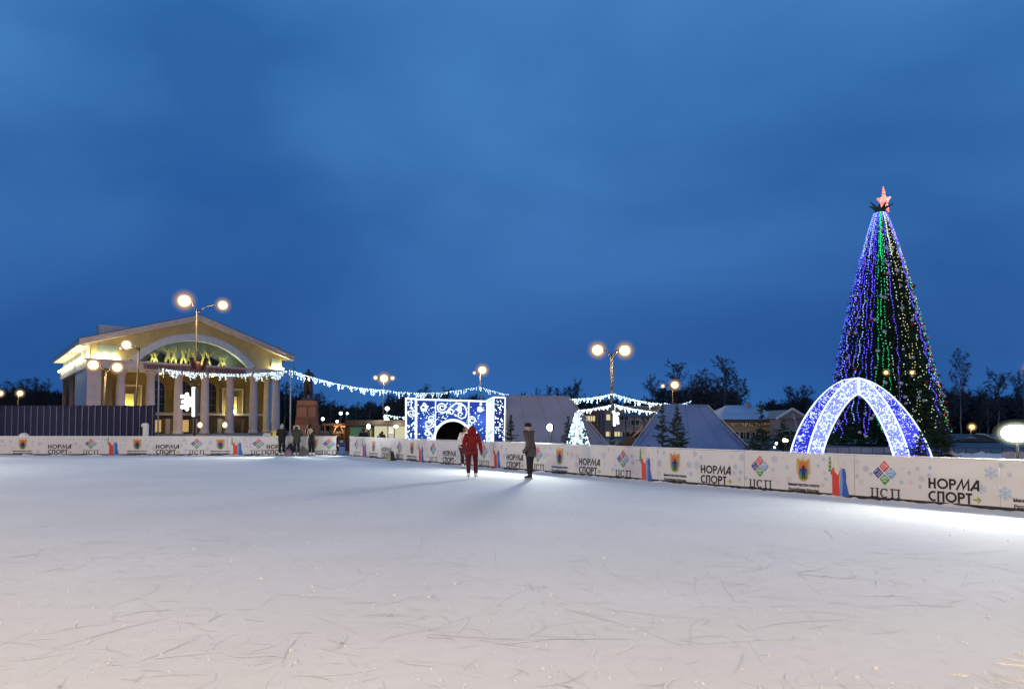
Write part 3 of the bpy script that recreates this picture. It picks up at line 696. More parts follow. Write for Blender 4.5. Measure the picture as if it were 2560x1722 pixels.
for uc in (10.3, 14.5, 18.8):
    mb = MB(); tprism(mb, arch_poly(1.25, 3.3, 6.6), uc, WB-.12, WB-.02); f = mb.build('arched_window', M_GLASS, th)
    o_, i_ = arch_poly(1.6, 3.12, 6.6), arch_poly(1.27, 3.3, 6.6); mb = MB(); n = len(o_)
    for k in range(1, n-1):
        for a, b_ in (((o_[k], o_[k+1]), (i_[k], i_[k+1])),):
            mb.hexa([T(uc+b_[0][0], WB-.3, b_[0][1]), T(uc+a[0][0], WB-.3, a[0][1]), T(uc+a[0][0], WB-.01, a[0][1]), T(uc+b_[0][0], WB-.01, b_[0][1]),
                     T(uc+b_[1][0], WB-.3, b_[1][1]), T(uc+a[1][0], WB-.3, a[1][1]), T(uc+a[1][0], WB-.01, a[1][1]), T(uc+b_[1][0], WB-.01, b_[1][1])])
    tb(mb, uc-1.6, uc-1.27, WB-.3, WB-.01, 3.1, 6.6)
    mb.build('frame', M_POR, f)
    mb = MB()
    for dx in (-.5, .5): tb(mb, uc+dx-.04, uc+dx+.04, WB-.17, WB-.121, 3.3, 7.7)
    for z in (4.4, 5.5, 6.6): tb(mb, uc-1.25, uc+1.25, WB-.165, WB-.123, z-.04, z+.04)
    mb.build('muntin', M_FRAME, f)
# chandelier glimpsed through the third window, lit heads through the first
M_CH = glow('chandelier_glow', (1.0, .60, .16), 2.2, 'NONE')
mb = MB(); random.seed(5)
for k in range(16):
    z = 4.0+k*.14; mb.ball(T(18.2+random.uniform(-.28, .28)*(1+(k < 5)*.7), WB-.30, z), .085, 6, 4)
mb.build('chandelier', M_CH, th)
# niche windows lit from below
for uc in (6.2, 23.1):
    mb = MB(); tb(mb, uc-1.9, uc+1.9, WB-.22, WB-.003, 6.9, 7.1); tb(mb, uc+1.75, uc+1.9, WB-.22, WB-.003, 3.1, 6.9); tb(mb, uc-1.9, uc-1.75, WB-.22, WB-.003, 3.1, 6.9); mb.build('niche_frame', M_PL, th)
    mb = MB(); tprism(mb, [(-.55, 3.12), (.55, 3.12), (.55, 5.6), (-.55, 5.6)], uc, WB-.12, WB-.004); fr = mb.build('niche_window', mat('niche_yellow', (.55, .50, .14), .7, .1), th)
    mb = MB(); tb(mb, uc-.75, uc+.75, WB-.3, WB-.02, 5.6, 5.8); tb(mb, uc-.7, uc-.55, WB-.25, WB-.02, 3.12, 5.6); tb(mb, uc+.55, uc+.7, WB-.25, WB-.02, 3.12, 5.6); mb.build('frame', M_PL, fr)
    mb = MB(); tb(mb, uc-.3, uc+.3, WB-1.0, WB-.7, 3.1, 3.3); mb.ball(T(uc, WB-.9, 3.45), .2, 8, 5); mb.build('uplight', glow('uplight_glass', (1.0, .98, .75), 9, 'NONE'), th)
    light('uplight_light', 'POINT', T(uc, WB-1.0, 3.75), 230, (1.0, .95, .40), th, size=.15)
# ground floor doors and shops
for uc in (6.0, 10.0, 14.4, 18.6, 23.3, 26.6):
    mb = MB(); tb(mb, uc-1.35, uc+1.35, WB-.10, WB-.004, 0, 2.2); d = mb.build('door', M_DOOR, th)
    for dx in (-.66, .66):
        mb = MB(); tb(mb, uc+dx-.5, uc+dx+.5, WB-.14, WB-.102, .25, 2.05); mb.build('pane', M_WARM if uc in (6.0, 10.0, 14.4) else mat('dim_door_glass', (.16, .10, .05), .2, .3, 1), d)
    mb = MB(); tb(mb, uc-.03, uc+.03, WB-.2, WB-.142, .9, 1.4); mb.build('handle', M_GOLD, d)
for uc in (8.3, 12.2, 16.6, 20.8): tbox('door_pilaster', M_PL, uc-.35, uc+.35, WB-.2, WB-.012, 0, 2.24)
M_SCN = glow('wall_lamp_glass', (1.0, .74, .42), 2.5, 'NONE')
for px_ in (500, 562):
    q = P(px_, 1062, 112); mb = MB(); mb.ball(q, .33, 10, 6, 1.2); mb.build('wall_lamp', M_SCN, th); light('wall_lamp_light', 'POINT', q+Vector((0, -.7, .2)), 180, (1, .66, .3), th, size=.3)
for uc in (2.2, 10.4, 14.6, 18.8, 27):
    light('porch_light', 'POINT', T(uc, 3.6, ZE0-.5), 9 if uc > 3 else 34, (1.0, .70, .24), th, size=.2)
    mb = MB(); mb.cyl(T(uc, 3.6, 0).xy, .2, ZE0-.28, ZE0-.01, 10); mb.build('ceiling_lamp', M_SODS, th)
# entablature
tbox('entablature', M_CRN, -.45, 30.6, -.35, 1.3, ZE0, ZE1)
tbox('side_entablature', M_CRN, -.45, .6, 1.3, 39, ZE0, ZE1)
tbox('side_entablature', M_CRN, 28.6, 30.6, 1.3, 12, ZE0, ZE1)
tbox('cornice', M_CRN, -.75, 30.9, -.65, .3, ZE1-.18, ZE1-.002)
tbox('name_panel', mat('name_panel_stone', (.34, .25, .25), .8, .3, 3), 7.2, 23.4, -.47, -.352, ZE0+.18, ZE1-.3)
# raised letters too small to read at this distance
mb = MB(); random.seed(11); u = 7.6
while u < 23:
    w = random.uniform(.18, .34)
    if random.random() > .12:
        tb(mb, u, u+.07, -.52, -.472, ZE0+.3, ZE1-.45); tb(mb, u+w-.08, u+w, -.52, -.472, ZE0+.3, ZE1-.45)
        if random.random() > .4: tb(mb, u+.07, u+w-.08, -.52, -.472, *random.choice([(ZE0+.3, ZE0+.37), (ZE0+.44, ZE0+.5), (ZE1-.52, ZE1-.45)]))
    u += w+.12
mb.build('relief_lettering', mat('red_lettering', (.30, .07, .06), .6, .1), th, kind='stuff')
# roof heights
def zrake(u): return ZEV+(ZR-ZEV)*(1-abs(u-UM)/((UR-UL)/2))
RR, RISE, HW = 13.6, 4.5, 9.9; ZC = ZE1+RISE-RR
def zarc(u, r_): 
    d = u-UM; return ZC+math.sqrt(max(0, r_*r_-d*d)) if abs(d) < r_ else -99
# gable wall with the arched opening cut out
mb = MB(); n = 64
for k in range(n):
    u0 = .1+(30.3-.1)*k/n; u1 = .1+(30.3-.1)*(k+1)/n
    a0 = max(ZE1, zarc(u0, RR)) if abs(u0-UM) < HW else ZE1; a1 = max(ZE1, zarc(u1, RR)) if abs(u1-UM) < HW else ZE1
    mb.hexa([T(u0, .3, a0), T(u1, .3, a1), T(u1, .9, a1), T(u0, .9, a0), T(u0, .3, zrake(u0)-.1), T(u1, .3, zrake(u1)-.1), T(u1, .9, zrake(u1)-.1), T(u0, .9, zrake(u0)-.1)])
mb.build('gable_wall', M_YEL, th)
# arch band
mb = MB(); n = 40; A0 = math.asin(HW/RR)
for k in range(n):
    a0 = -A0+2*A0*k/n; a1 = -A0+2*A0*(k+1)/n
    def q(a, r_, w): return T(UM+r_*math.sin(a), w, max(ZE1, ZC+r_*math.cos(a)))
    mb.hexa([q(a0, RR-.95, .05), q(a1, RR-.95, .05), q(a1, RR-.95, 1.3), q(a0, RR-.95, 1.3), q(a0, RR+.04, .05), q(a1, RR+.04, .05), q(a1, RR+.04, 1.3), q(a0, RR+.04, 1.3)])
mb.build('arch_band', M_WBAND, th)
tbox('tympanum_wall', M_TYM, UM-HW, UM+HW, 3.2, 3.4, ZE1-.3, ZE1+RISE+.2)
tbox('tympanum_floor', M_CRN, UM-HW, UM+HW, 1.3, 3.2, ZE1-.3, ZE1-.05)
# low dark hill shapes behind the figures
mb = MB()
for x0, x1, h in ((-7.6, -2.6, 1.7), (-3.4, 2.2, 1.3), (-.5, 5.8, 1.6)):
    tprism(mb, [(x0, ZE1-.04), (x1, ZE1-.04), ((x0*.3+x1*.7), ZE1+h*.72), ((x0*.5+x1*.5), ZE1+h), (x0*.8+x1*.2, ZE1+h*.6)], UM, 2.6, 2.95+.02*x0)
mb.build('relief_backdrop', M_GLASS, th)
# gilded dancers in the tympanum
def figure_skin(pose, s):
    V, E, Rr = pose; return skin_mesh([Vector(v)*s for v in V], E, [r_*s for r_ in Rr], 1)
def dancer(arm, lean=0.0, skirt=True):
    V = [(0, 0, .52), (lean*.4, 0, .68), (lean*.8, 0, .82), (lean, 0, .90), (lean*1.05, 0, 1.0), (lean-.12, 0, .80), (lean-.2+arm[0], -.05, .86+arm[1]), (lean-.26+arm[0]*2, -.05, .95+arm[1]*2),
         (lean+.12, 0, .80), (lean+.2+arm[2], -.05, .86+arm[3]), (lean+.26+arm[2]*2, -.05, .95+arm[3]*2), (-.08, 0, .45), (-.13, 0, .24), (-.16, 0, .02), (.08, 0, .45), (.14, -.05, .26), (.17, 0, .02)]
    E = [(0, 1), (1, 2), (2, 3), (3, 4), (2, 5), (5, 6), (6, 7), (2, 8), (8, 9), (9, 10), (0, 11), (11, 12), (12, 13), (0, 14), (14, 15), (15, 16)]
    Rr = [.11, .08, .09, .04, .065, .04, .035, .03, .04, .035, .03, .10, .09, .07, .10, .09, .07]
    return V, E, Rr
random.seed(21)
for uc, n_, s in ((9.1, 2, 1.55), (11.6, 2, 2.35), (14.4, 3, 2.3), (17.2, 2, 2.2), (20.0, 2, 1.65)):
    for k in range(n_):
        arm = [random.uniform(-.1, .08), random.uniform(0, .1), random.uniform(-.08, .1), random.uniform(0, .1)]
        me = figure_skin(dancer(arm, random.uniform(-.06, .06)), s); me.materials.append(M_GOLD)
        p = T(uc+(k-(n_-1)/2)*s*.36, 1.95+.25*(k % 2), ZE1-.05); link('gilded_figure', me, th, p-C0, (0, 0, math.atan2(fd.y, fd.x)))
for uc, e in ((9.5, 60), (13.0, 70), (17.0, 70), (21, 60)):
    light('tympanum_light', 'POINT', T(uc, .95, ZE1+.35), e, (.80, 1.0, .62), th, size=.15)
# raking cornices
for sgn in (-1, 1):
    for nm, w0, w1, dz0, dz1, m in (('raking_cornice', -1.1, .28, -.72, .0, M_CRN), ('cornice_lip', -1.45, -1.1, -.32, .06, M_CRN), ('roof_edge', -1.5, .3, .07, .14, M_ROOF)):
        ua, ub = (UL, UM) if sgn < 0 else (UM, UR)
        mb = MB(); mb.hexa([T(ua, w0, zrake(ua)+dz0), T(ub, w0, zrake(ub)+dz0), T(ub, w1, zrake(ub)+dz0), T(ua, w1, zrake(ua)+dz0), T(ua, w0, zrake(ua)+dz1), T(ub, w0, zrake(ub)+dz1), T(ub, w1, zrake(ub)+dz1), T(ua, w1, zrake(ua)+dz1)])
        mb.build(nm, m, th)
# roof slopes running back, eaves on the left flank
mb = MB(); mb.add([T(UL, .3, ZEV+.15), T(UM, .3, ZR+.15), T(UM, 40, ZR+.15), T(UL, 40, ZEV+.15), T(UR, .3, ZEV+.15), T(UR, 40, ZEV+.15)], [(0, 1, 2, 3), (1, 4, 5, 2)])
mb.build('roof', M_ROOF, th)
tbox('side_cornice', M_CRN, UL, .35, .3, 40, ZEV-.62, ZEV+.1); tbox('side_cornice', M_CRN, 30.4, UR, .3, 40, ZEV-.62, ZEV+.1)
tbox('attic_wall', M_PL, .0, .3, .9, 39, ZE1, ZEV-.63); tbox('attic_wall', M_PL, 30.0, 30.3, .9, 39, ZE1, ZEV-.63)
tbox('attic_relief', M_TYM, .9, 3.4, .1, .29, ZE1+.5, ZEV-.35, label='weathered relief panel at the left corner of the attic'); tbox('attic_relief', M_TYM, 28.2, 29.8, .1, .29, ZE1+.5, ZEV-.5)
for k in range(6): tbox('attic_relief', M_TYM, -.09, -.01, 5+k*6, 8.4+k*6, ZE1+.3, ZEV-.8)
tbox('roof_hatch', M_CRN, 1.4, 6.5, 3, 6, 13.2, 15.0); tbox('roof_hatch', M_CRN, 28.2, 31.6, 4, 7, 13.0, 14.3)
# bright strip floodlights lying on the entablature at both ends
M_STR = glow('strip_flood', (1.0, .98, .66), 9, 'NONE')
def strip(a, b_, n, e):
    for k in range(n):
        p = Vector(a).lerp(Vector(b_), (k+.5)/n); h = (Vector(b_)-Vector(a))/n*.42
        mb = MB(); mb.tube([p-h, p+h], .17, 8); mb.build('strip_floodlight', M_STR, th, smooth=True)
        light('strip_light', 'POINT', p+Vector((0, 0, .35)), e, (1.0, .95, .50), th, size=.2)
strip(T(.2, -.2, ZE1+.18), T(4.0, -.2, ZE1+.18), 3, 45)
strip(T(-.75, .6, ZE1+.18), T(-.75, 14, ZE1+.18), 5, 50); strip(T(-.75, 16, ZE1+.18), T(-.75, 38, ZE1+.18), 7, 35)
strip(T(28.3, -.2, ZE1+.22), T(30.5, -.2, ZE1+.22), 2, 55)
# ================================================================== blue sheet fence
M_BF = mat('blue_sheet_metal', (.006, .009, .055), .6, .2, .5); M_SEAM = mat('pale_seam_strip', (.20, .22, .30), .4, .2, 1, metal=.4)
fy = 47.0; x0f = Xat(-60, fy); x1f = Xat(389, fy); Lf = x1f-x0f
ff = root('corrugated_fence', 'dark blue corrugated metal fence behind the far left boards', 'fence', (x0f, fy, 0))
pitch = .375; k = 0
random.seed(4)
zf0 = Zat(1013, fy); 
pm_ = MB(); pm_.cur = 0
z_ = zf0; pm_.prism([(.0, 0), (pitch*.62, 0), (pitch*.62, z_), (.0, z_)], 0, .03); pm_.prism([(pitch*.62, 0), (pitch-.012, 0), (pitch-.012, z_-.015), (pitch*.62, z_-.015)], .035, .06)
pme = pm_.mesh('fence_panel', M_BF)
sm_ = MB(); sm_.box(-.016, .016, -.022, -.002, .02, zf0-.04); sme = sm_.mesh('seam_strip', M_SEAM)
while k*pitch < Lf-.1:
    link('fence_panel', pme, ff, (k*pitch, 0, random.uniform(-.02, .01)), (0, random.uniform(-.004, .004), 0)); link('seam_strip', sme, ff, (k*pitch+pitch*.62, 0, 0)); k += 1
mb = MB(); mb.box(0, Lf, .07, .12, zf0-.5, zf0-.42); mb.build('rail', M_DPOLE, ff, local=True)
# snow capped post and mound before the fence
r = root('snowy_post', 'white rounded post capped with snow in front of the blue fence', 'post', P(365, 1055, 43).xy.to_3d())
q = P(365, 1055, 43); zt = Zat(1057, 43); mb = MB(); mb.tube([(q.x, q.y, 0), (q.x, q.y, zt-.1), (q.x, q.y, zt-.03), (q.x, q.y, zt)], [.16, .155, .12, .03], 12); mb.build('post_body', MATS['snowcap'], r, smooth=True)
mb = MB(); mb.ball((q.x-.07, q.y-.02, zt-.14), .17, 10, 6, .8); mb.build('snow_cap', MATS['snowcap'], r, smooth=True)
q = P(60, 1086, 43); mb = MB(); mb.ball((q.x, q.y, q.z-.12), .26, 12, 7, .85); mb.cyl((q.x, q.y), .1, 0, q.z-.2, 8)
o = mb.build('snow_covered_bin', MATS['snowcap'], smooth=True, label='rounded snow mound standing up behind the far left boards', cat='snow')
# ================================================================== gate things
r = root('storage_bin', 'light blue box with a dark blue sack on it in the gap between the boards', 'box', (Xat(856, 43.2), 43.2, 0))
q = P(853, 1137, 43.2)
mb = MB(); x = Xat(856, 43.2); mb.prism([(x-.13, .0), (x+.11, .0), (x+.13, .40), (x-.13, .40)], 43.0, 43.4); mb.build('bin_body', mat('pale_blue_plastic', (.30, .48, .72), .4, .05), r)
mb = MB(); mb.ball((x+.0, 43.2, .50), .20, 10, 6, .75); mb.ball((x-.08, 43.15, .62), .13, 8, 5); mb.build('sack', mat('blue_cloth', (.06, .10, .30), .8, .3, 5, bump=.5), r, smooth=True)
mb = MB(); mb.ball((x-.03, 43.1, .66), .10, 8, 5, .8); mb.build('sack_tie', mat('cream_cloth', (.6, .52, .5), .8, .2), r, smooth=True)
for px_, nm, c_, lab in ((668, 'folding_chair', (.62, .55, .5), 'cream framed folding chair showing over the far boards'), ):
    yy = 43.5; x = Xat(px_, yy); z = Zat(1083, yy); r = root(nm, lab, 'chair', (x, yy, 0)); m_ = mat('cream_frame', c_, .5, .1)
    mb = MB(); mb.tube([(x-.2, yy, 0), (x-.2, yy, z-.06), (x-.16, yy, z), (x+.16, yy, z), (x+.2, yy, z-.06), (x+.2, yy, 0)], .025, 6); mb.build('frame', m_, r, smooth=True)
    mb = MB(); mb.box(x-.18, x+.18, yy-.2, yy+.2, .42, .46); mb.build('seat', m_, r); mb = MB(); mb.box(x-.17, x+.17, yy-.01, yy+.01, z-.12, z-.03); mb.build('backrest', m_, r)
yy = 43.2; x = Xat(687, yy); z = Zat(1077, yy); r = root('warning_sign', 'yellow plastic floor sign standing behind the far boards', 'sign', (x, yy, 0))
mb = MB(); mb.hexa([(x-.2, yy, 0), (x+.2, yy, 0), (x+.2, yy+.03, 0), (x-.2, yy+.03, 0), (x-.12, yy+.1, z), (x+.16, yy+.1, z), (x+.16, yy+.13, z), (x-.12, yy+.13, z)]); mb.build('front_board', mat('yellow_plastic', (.62, .52, .02), .4, .05), r)
mb = MB(); mb.hexa([(x-.2, yy+.3, 0), (x+.2, yy+.3, 0), (x+.2, yy+.33, 0), (x-.2, yy+.33, 0), (x-.12, yy+.14, z), (x+.16, yy+.14, z), (x+.16, yy+.16, z), (x-.12, yy+.16, z)]); mb.build('back_board', MATS['yellow_plastic'], r)
# skating aid on the ice
q = G(976, 1151); r = root('door_wedge_stand', 'small beige and black wedge shaped stand on the ice by the boards', 'stand', (q.x, q.y, 0))
mb = MB(); mb.prism([(q.x-.20, 0), (q.x+.02, 0), (q.x+.02, .40), (q.x-.06, .40)], q.y-.12, q.y+.14); mb.build('side_panel', mat('beige_board', (.38, .34, .26), .7, .1), r)
mb = MB(); mb.prism([(q.x+.024, 0), (q.x+.20, 0), (q.x+.11, .42), (q.x+.024, .42)], q.y-.14, q.y+.16); mb.build('front_panel', mat('black_board', (.02, .02, .02), .6, .1), r)
# ================================================================== monument
ym = 75; xm = Xat(768, ym); r = root('monument', 'dark statue of a standing man on a tall brown granite pedestal', 'monument', (xm, ym, 0), R(8))
M_GRA = mat('brown_granite', (.17, .075, .05), .6, .25, 2); M_GR2 = mat('light_granite', (.28, .14, .10), .6, .15, 2); M_BRZ = mat('dark_bronze', (.035, .035, .04), .5, .3, 3, metal=.4)
s = ym/75
def mbx(nm, m, *a, **kw):
    mb = MB(); mb.box(*a); o = mb.build(nm, m, r, local=True, **kw); return o
mbx('plinth', M_GRA, -1.6, 1.6, -1.6, 1.6, 0, .5); mbx('pedestal_base', M_GRA, -1.15, 1.15, -1.1, 1.1, .5, 1.5); mbx('granite_block', M_GR2, -1.0, .1, -1.12, -1.105, .55, 1.45)
mb = MB(); mb.hexa([(-1.0, -.95, 1.5), (1.0, -.95, 1.5), (1.0, .95, 1.5), (-1.0, .95, 1.5), (-.85, -.85, 3.15), (.85, -.85, 3.15), (.85, .85, 3.15), (-.85, .85, 3.15)]); mb.build('pedestal_shaft', M_GRA, r, local=True)
mb = MB(); mb.box(.2, .86, -.955, -.9, 2.2, 3.1); mb.box(-.86, .06, -.955, -.9, 2.2, 3.1); mb.build('granite_slab', M_GR2, r, local=True)
mbx('cornice', M_GRA, -.92, .92, -.9, .9, 3.15, 3.32); mbx('cap_block', M_GR2, -.85, .85, -.82, .82, 3.32, 3.72); mbx('statue_base', M_BRZ, -.5, .5, -.5, .5, 3.72, 4.0)
st = [(0, 0, .52), (0, 0, .66), (0, 0, .80), (.0, 0, .87), (0, -.01, .93), (-.12, 0, .80), (-.15, 0, .66), (-.14, -.06, .52), (.12, 0, .80), (.2, -.04, .68), (.10, -.12, .62), (-.05, 0, .46), (-.07, 0, .25), (-.08, 0, .03), (-.08, -.08, .01), (.05, 0, .46), (.08, -.05, .25), (.10, -.03, .03), (.10, -.1, .01), (0, -.01, .985)]
ed = [(0, 1), (1, 2), (2, 3), (3, 4), (4, 19), (2, 5), (5, 6), (6, 7), (2, 8), (8, 9), (9, 10), (0, 11), (11, 12), (12, 13), (13, 14), (0, 15), (15, 16), (16, 17), (17, 18)]
ra = [.13, .12, .12, .05, .06, .07, .055, .04, .07, .055, .04, .11, .10, .06, .03, .11, .10, .06, .03, .045]
HS = 2.75; me = skin_mesh([Vector(v)*HS for v in st], ed, [q*HS for q in ra], 1); me.materials.append(M_BRZ); link('statue', me, r, (.05, 0, 4.0))
# ================================================================== kiosk row
M_KW = mat('brown_boards', (.12, .065, .035), .8, .3, 3); M_KD = mat('dark_fascia', (.05, .035, .03), .7, .2, 2); M_TEAL = mat('teal_panel', (.05, .17, .12), .6, .1, 2)
M_KL = glow('kiosk_window_light', (1.0, .93, .60), .62); M_ORL = glow('orange_shop_light', (1.0, .58, .22), 1.1, 'NONE')
yk = 47.5
def kx(px): return Xat(px, yk)
def kz(py): return Zat(py, yk)
r = root('kiosk', 'low dark roofed kiosk with teal panel and lit yellow windows left of the light portal', 'kiosk', (kx(935), yk, 0))
def kb(nm, m, px0, px1, py0, py1, d0, d1, parent=None, **kw):
    mb = MB(); mb.box(kx(px0), kx(px1), yk+d0, yk+d1, max(0, kz(py1)), kz(py0)); return mb.build(nm, m, parent or r, **kw)
kb('roof', M_KD, 866, 1016, 1050, 1062, -.35, 3.2); kb('back_wall', M_KW, 866, 1016, 1062.5, 1137, .12, 3)
kb('teal_panel', M_TEAL, 876, 932, 1067, 1137, 0, .1); kb('sign_board', M_KD, 870, 1014, 1056, 1063, -.4, -.36)
w = kb('window', M_KL, 936, 969, 1065, 1096, .03, .1); kb('frame', M_KD, 934, 936, 1063, 1137, -.02, .1, w); kb('frame', M_KD, 969, 970.5, 1063, 1137, -.02, .1, w)
w = kb('window', mat('white_door_panel', (.6, .6, .55), .6, .05, emis=(1, .95, .7), estr=.35), 971, 984.5, 1065, 1084, .03, .1); kb('door_panel', mat('grey_panel', (.42, .42, .45), .6, .1), 971, 984.5, 1084.5, 1137, .0, .1, w); kb('frame', M_KD, 985, 986.5, 1063, 1137, -.02, .1, w)
w = kb('window', M_KL, 987, 1013, 1065, 1096, .03, .1); kb('frame', M_KD, 1013.2, 1016, 1063, 1137, -.02, .1, w)
kb('counter', M_KW, 936, 968, 1097, 1137, .0, .1)
for px_ in (917, 927): kb('wood_post', mat('honey_wood', (.42, .25, .08), .6, .2, 2), px_-2.5, px_+2.5, 1074, 1137, -.2, -.05)
qq = P(990, 1066, yk-.45); mb = MB(); mb.ball(qq, .14, 8, 5, .5); mb.build('ceiling_lamp', M_WSM, r)
light('kiosk_light', 'POINT', (kx(950), yk-.8, 2.0), 60, (1, .93, .7), r, size=.2); light('kiosk_light', 'POINT', (kx(1000), yk-.8, 1.6), 40, (1, .93, .7), r, size=.2)
r = root('market_stall', 'brown timber stall with small warm lights left of the kiosk', 'stall', (kx(840), yk+1, 0))
kb('stall_wall', M_KW, 812, 866, 1064, 1137, 1.2, 1.4); kb('stall_roof', mat('brown_roof', (.16, .075, .035), .7, .2), 808, 867, 1058, 1064, -.2, 1.5)
for px_ in (813, 838, 862): kb('post', M_KW, px_-1.5, px_+1.5, 1064, 1137, -.1, .05)
kb('shelf', M_KW, 815, 861, 1092, 1094, .2, .9); kb('shelf', M_KW, 815, 861, 1106, 1108, .2, .9); kb('low_wall', mat('dim_panel', (.06, .04, .05), .8, .2), 790, 812, 1083, 1137, .3, .5)
random.seed(8)
for k in range(14):
    q = P(random.uniform(838, 860), random.choice([1083, 1090, 1102, 1114])-random.uniform(0, 3), yk+.5); mb = MB(); mb.cbox(q, (random.uniform(.08, .3), .2, random.uniform(.06, .12))); mb.build('ware', mat('pale_ware', (.42, .34, .26), .7, .2), r)
for px_, py_ in ((837, 1064.5), (843, 1066), (857, 1066)):
    mb = MB(); q = P(px_, py_, yk-.15); mb.tube([q-Vector((.05 if px_ < 850 else .14, 0, 0)), q+Vector((.05 if px_ < 850 else .14, 0, 0))], .035, 6); mb.build('lamp_tube', M_ORL, r)
mb = MB(); mb.ball(P(846, 1113, yk-.2), .05, 6, 4); mb.build('lantern', M_ORL, r)
light('stall_light', 'POINT', P(845, 1070, yk-.3), 16, (1, .6, .28), r, size=.1)
for a, b_ in (((833, 1083), (841, 1066)), ((853, 1070), (858, 1078))):
    mb = MB(); mb.tube([P(a[0], a[1], yk-.1), P(b_[0], b_[1], yk-.1)], .03, 5); mb.build('awning_strut', mat('pale_ware', (.42, .34, .26)), r)
# ================================================================== tents
M_TL = mat('tent_canvas_left', (.28, .27, .34), .8, .10, .5, bump=.4, bscale=1.0); M_TR = mat('tent_canvas_right', (.15, .21, .37), .75, .10, .5, bump=.4, bscale=1.0)
def tent(nm, label, m, rp, fr, bk, trim):
    r = root(nm, label, 'tent', (sum(p.x for p in rp)/2, fr[0].y, 0))
    # ridge a-b, front eave c-d, back eave e-f, all with a little sag
    def sheet(A_, B_, C_, D_, nmx, mm):
        mb = MB(); n, k_ = 14, 8; vs = []; fs = []
        for j in range(k_+1):
            v = j/k_
            for i in range(n+1):
                u = i/n; p = A_.lerp(B_, u).lerp(C_.lerp(D_, u), v); sag = math.sin(math.pi*v)*.10+.03*noise.noise(p*1.3)
                vs.append(p-Vector((0, -.3, 1))*sag)
        for j in range(k_):
            for i in range(n): q = j*(n+1)+i; fs.append((q, q+1, q+n+2, q+n+1))
        mb.add(vs, fs)
        return mb.build(nmx, mm, r, smooth=True)
    sheet(rp[0], rp[1], fr[0], fr[1], 'front_slope', m); sheet(rp[1], rp[0], bk[1], bk[0], 'back_slope', m)
    for i in (0, 1):
        mb = MB(); ins = Vector((.25 if i == 0 else -.25, 0, 0)); mb.add([rp[i]+ins-Vector((0, 0, .15)), fr[i]+ins, bk[i]+ins], [(0, 1, 2)]); mb.build('end_wall', mat('tent_inside', (.20, .10, .07), .9, .1), r)
        mb = MB(); mb.tube([rp[i]+Vector((0, -.02, .03)), fr[i]+Vector((0, -.03, .03))], .028, 5); mb.build('edge_trim', trim, r)
    mb = MB(); mb.tube([rp[0]+Vector((0, 0, .02)), rp[1]+Vector((0, 0, .02))], .035, 6); mb.build('ridge_trim', m, r)
    for u in (.22, .5, .78):   # welded seams follow the sagging cloth
        mb = MB(); q = []
        for j in range(9):
            v = j/8; p = rp[0].lerp(rp[1], u).lerp(fr[0].lerp(fr[1], u), v); sag = math.sin(math.pi*v)*.10+.03*noise.noise(p*1.3); q.append(p-Vector((0, -.3, 1))*sag+Vector((0, -.012, .006)))
        mb.tube(q, .007, 5); mb.build('cloth_seam', m, r, smooth=True)
    for i in (0, 1):
        mb = MB(); mb.tube([fr[i].lerp(rp[i], .25), fr[i]+Vector((-.9 if i == 0 else .9, -.5, 0))], .008, 4); mb.build('guy_rope', M_DPOLE, r)
    return r
M_TRIM = mat('pale_trim', (.5, .42, .38), .7, .1)
yt = 45; tent('tent', 'large grey white canvas tent between the light portal and the small lit cone tree', M_TL, [P(1266, 989, yt+1.5), P(1421, 992, yt+1.5)], [P(1266, 1145, yt-1), P(1548, 1145, yt-1)], [P(1268, 1115, yt+5)*1, P(1500, 1115, yt+5)], M_TRIM)
yt = 40; tent('tent', 'blue grey canvas tent with flat ridge right of the big sodium lamp', M_TR, [P(1656, 1012, yt+1.5), P(1770, 1014, yt+1.5)], [P(1555, 1150, yt-1.5), P(1912, 1160, yt-1.5)], [P(1590, 1125, yt+5), P(1880, 1125, yt+5)], M_TRIM)
# scalloped canopy flap at the left end of the right tent
r = root('canopy_flap', 'dark brown canvas flap curling up at the left foot of the blue grey tent', 'canvas flap', P(1590, 1120, 42).xy.to_3d())
mb = MB(); vs = []; fs = []; n = 10
for i in range(n+1):
    u = i/n; a = P(1540+u*45, 1118-math.sin(u*math.pi/2)*28, 42); vs += [a, Vector((a.x, a.y+.8, a.z)), Vector((a.x, a.y, .0))]
for i in range(n): q = 3*i; fs += [(q, q+1, q+4, q+3), (q, q+3, q+5, q+2)]
mb.add(vs, fs); mb.build('flap_cloth', mat('brown_canvas', (.13, .075, .05), .9, .2), r, smooth=True)
mb = MB(); mb.tube([P(1582, 1092, 41.9), P(1600, 1076, 41.7), P(1612, 1060, 41.5), P(1605, 1075, 41.6), P(1598, 1058, 41.6)], [.05, .07, .04, .05, .02], 5); mb.build('rope_bundle', mat('pink_cloth', (.45, .26, .2), .8, .1), r, smooth=True)
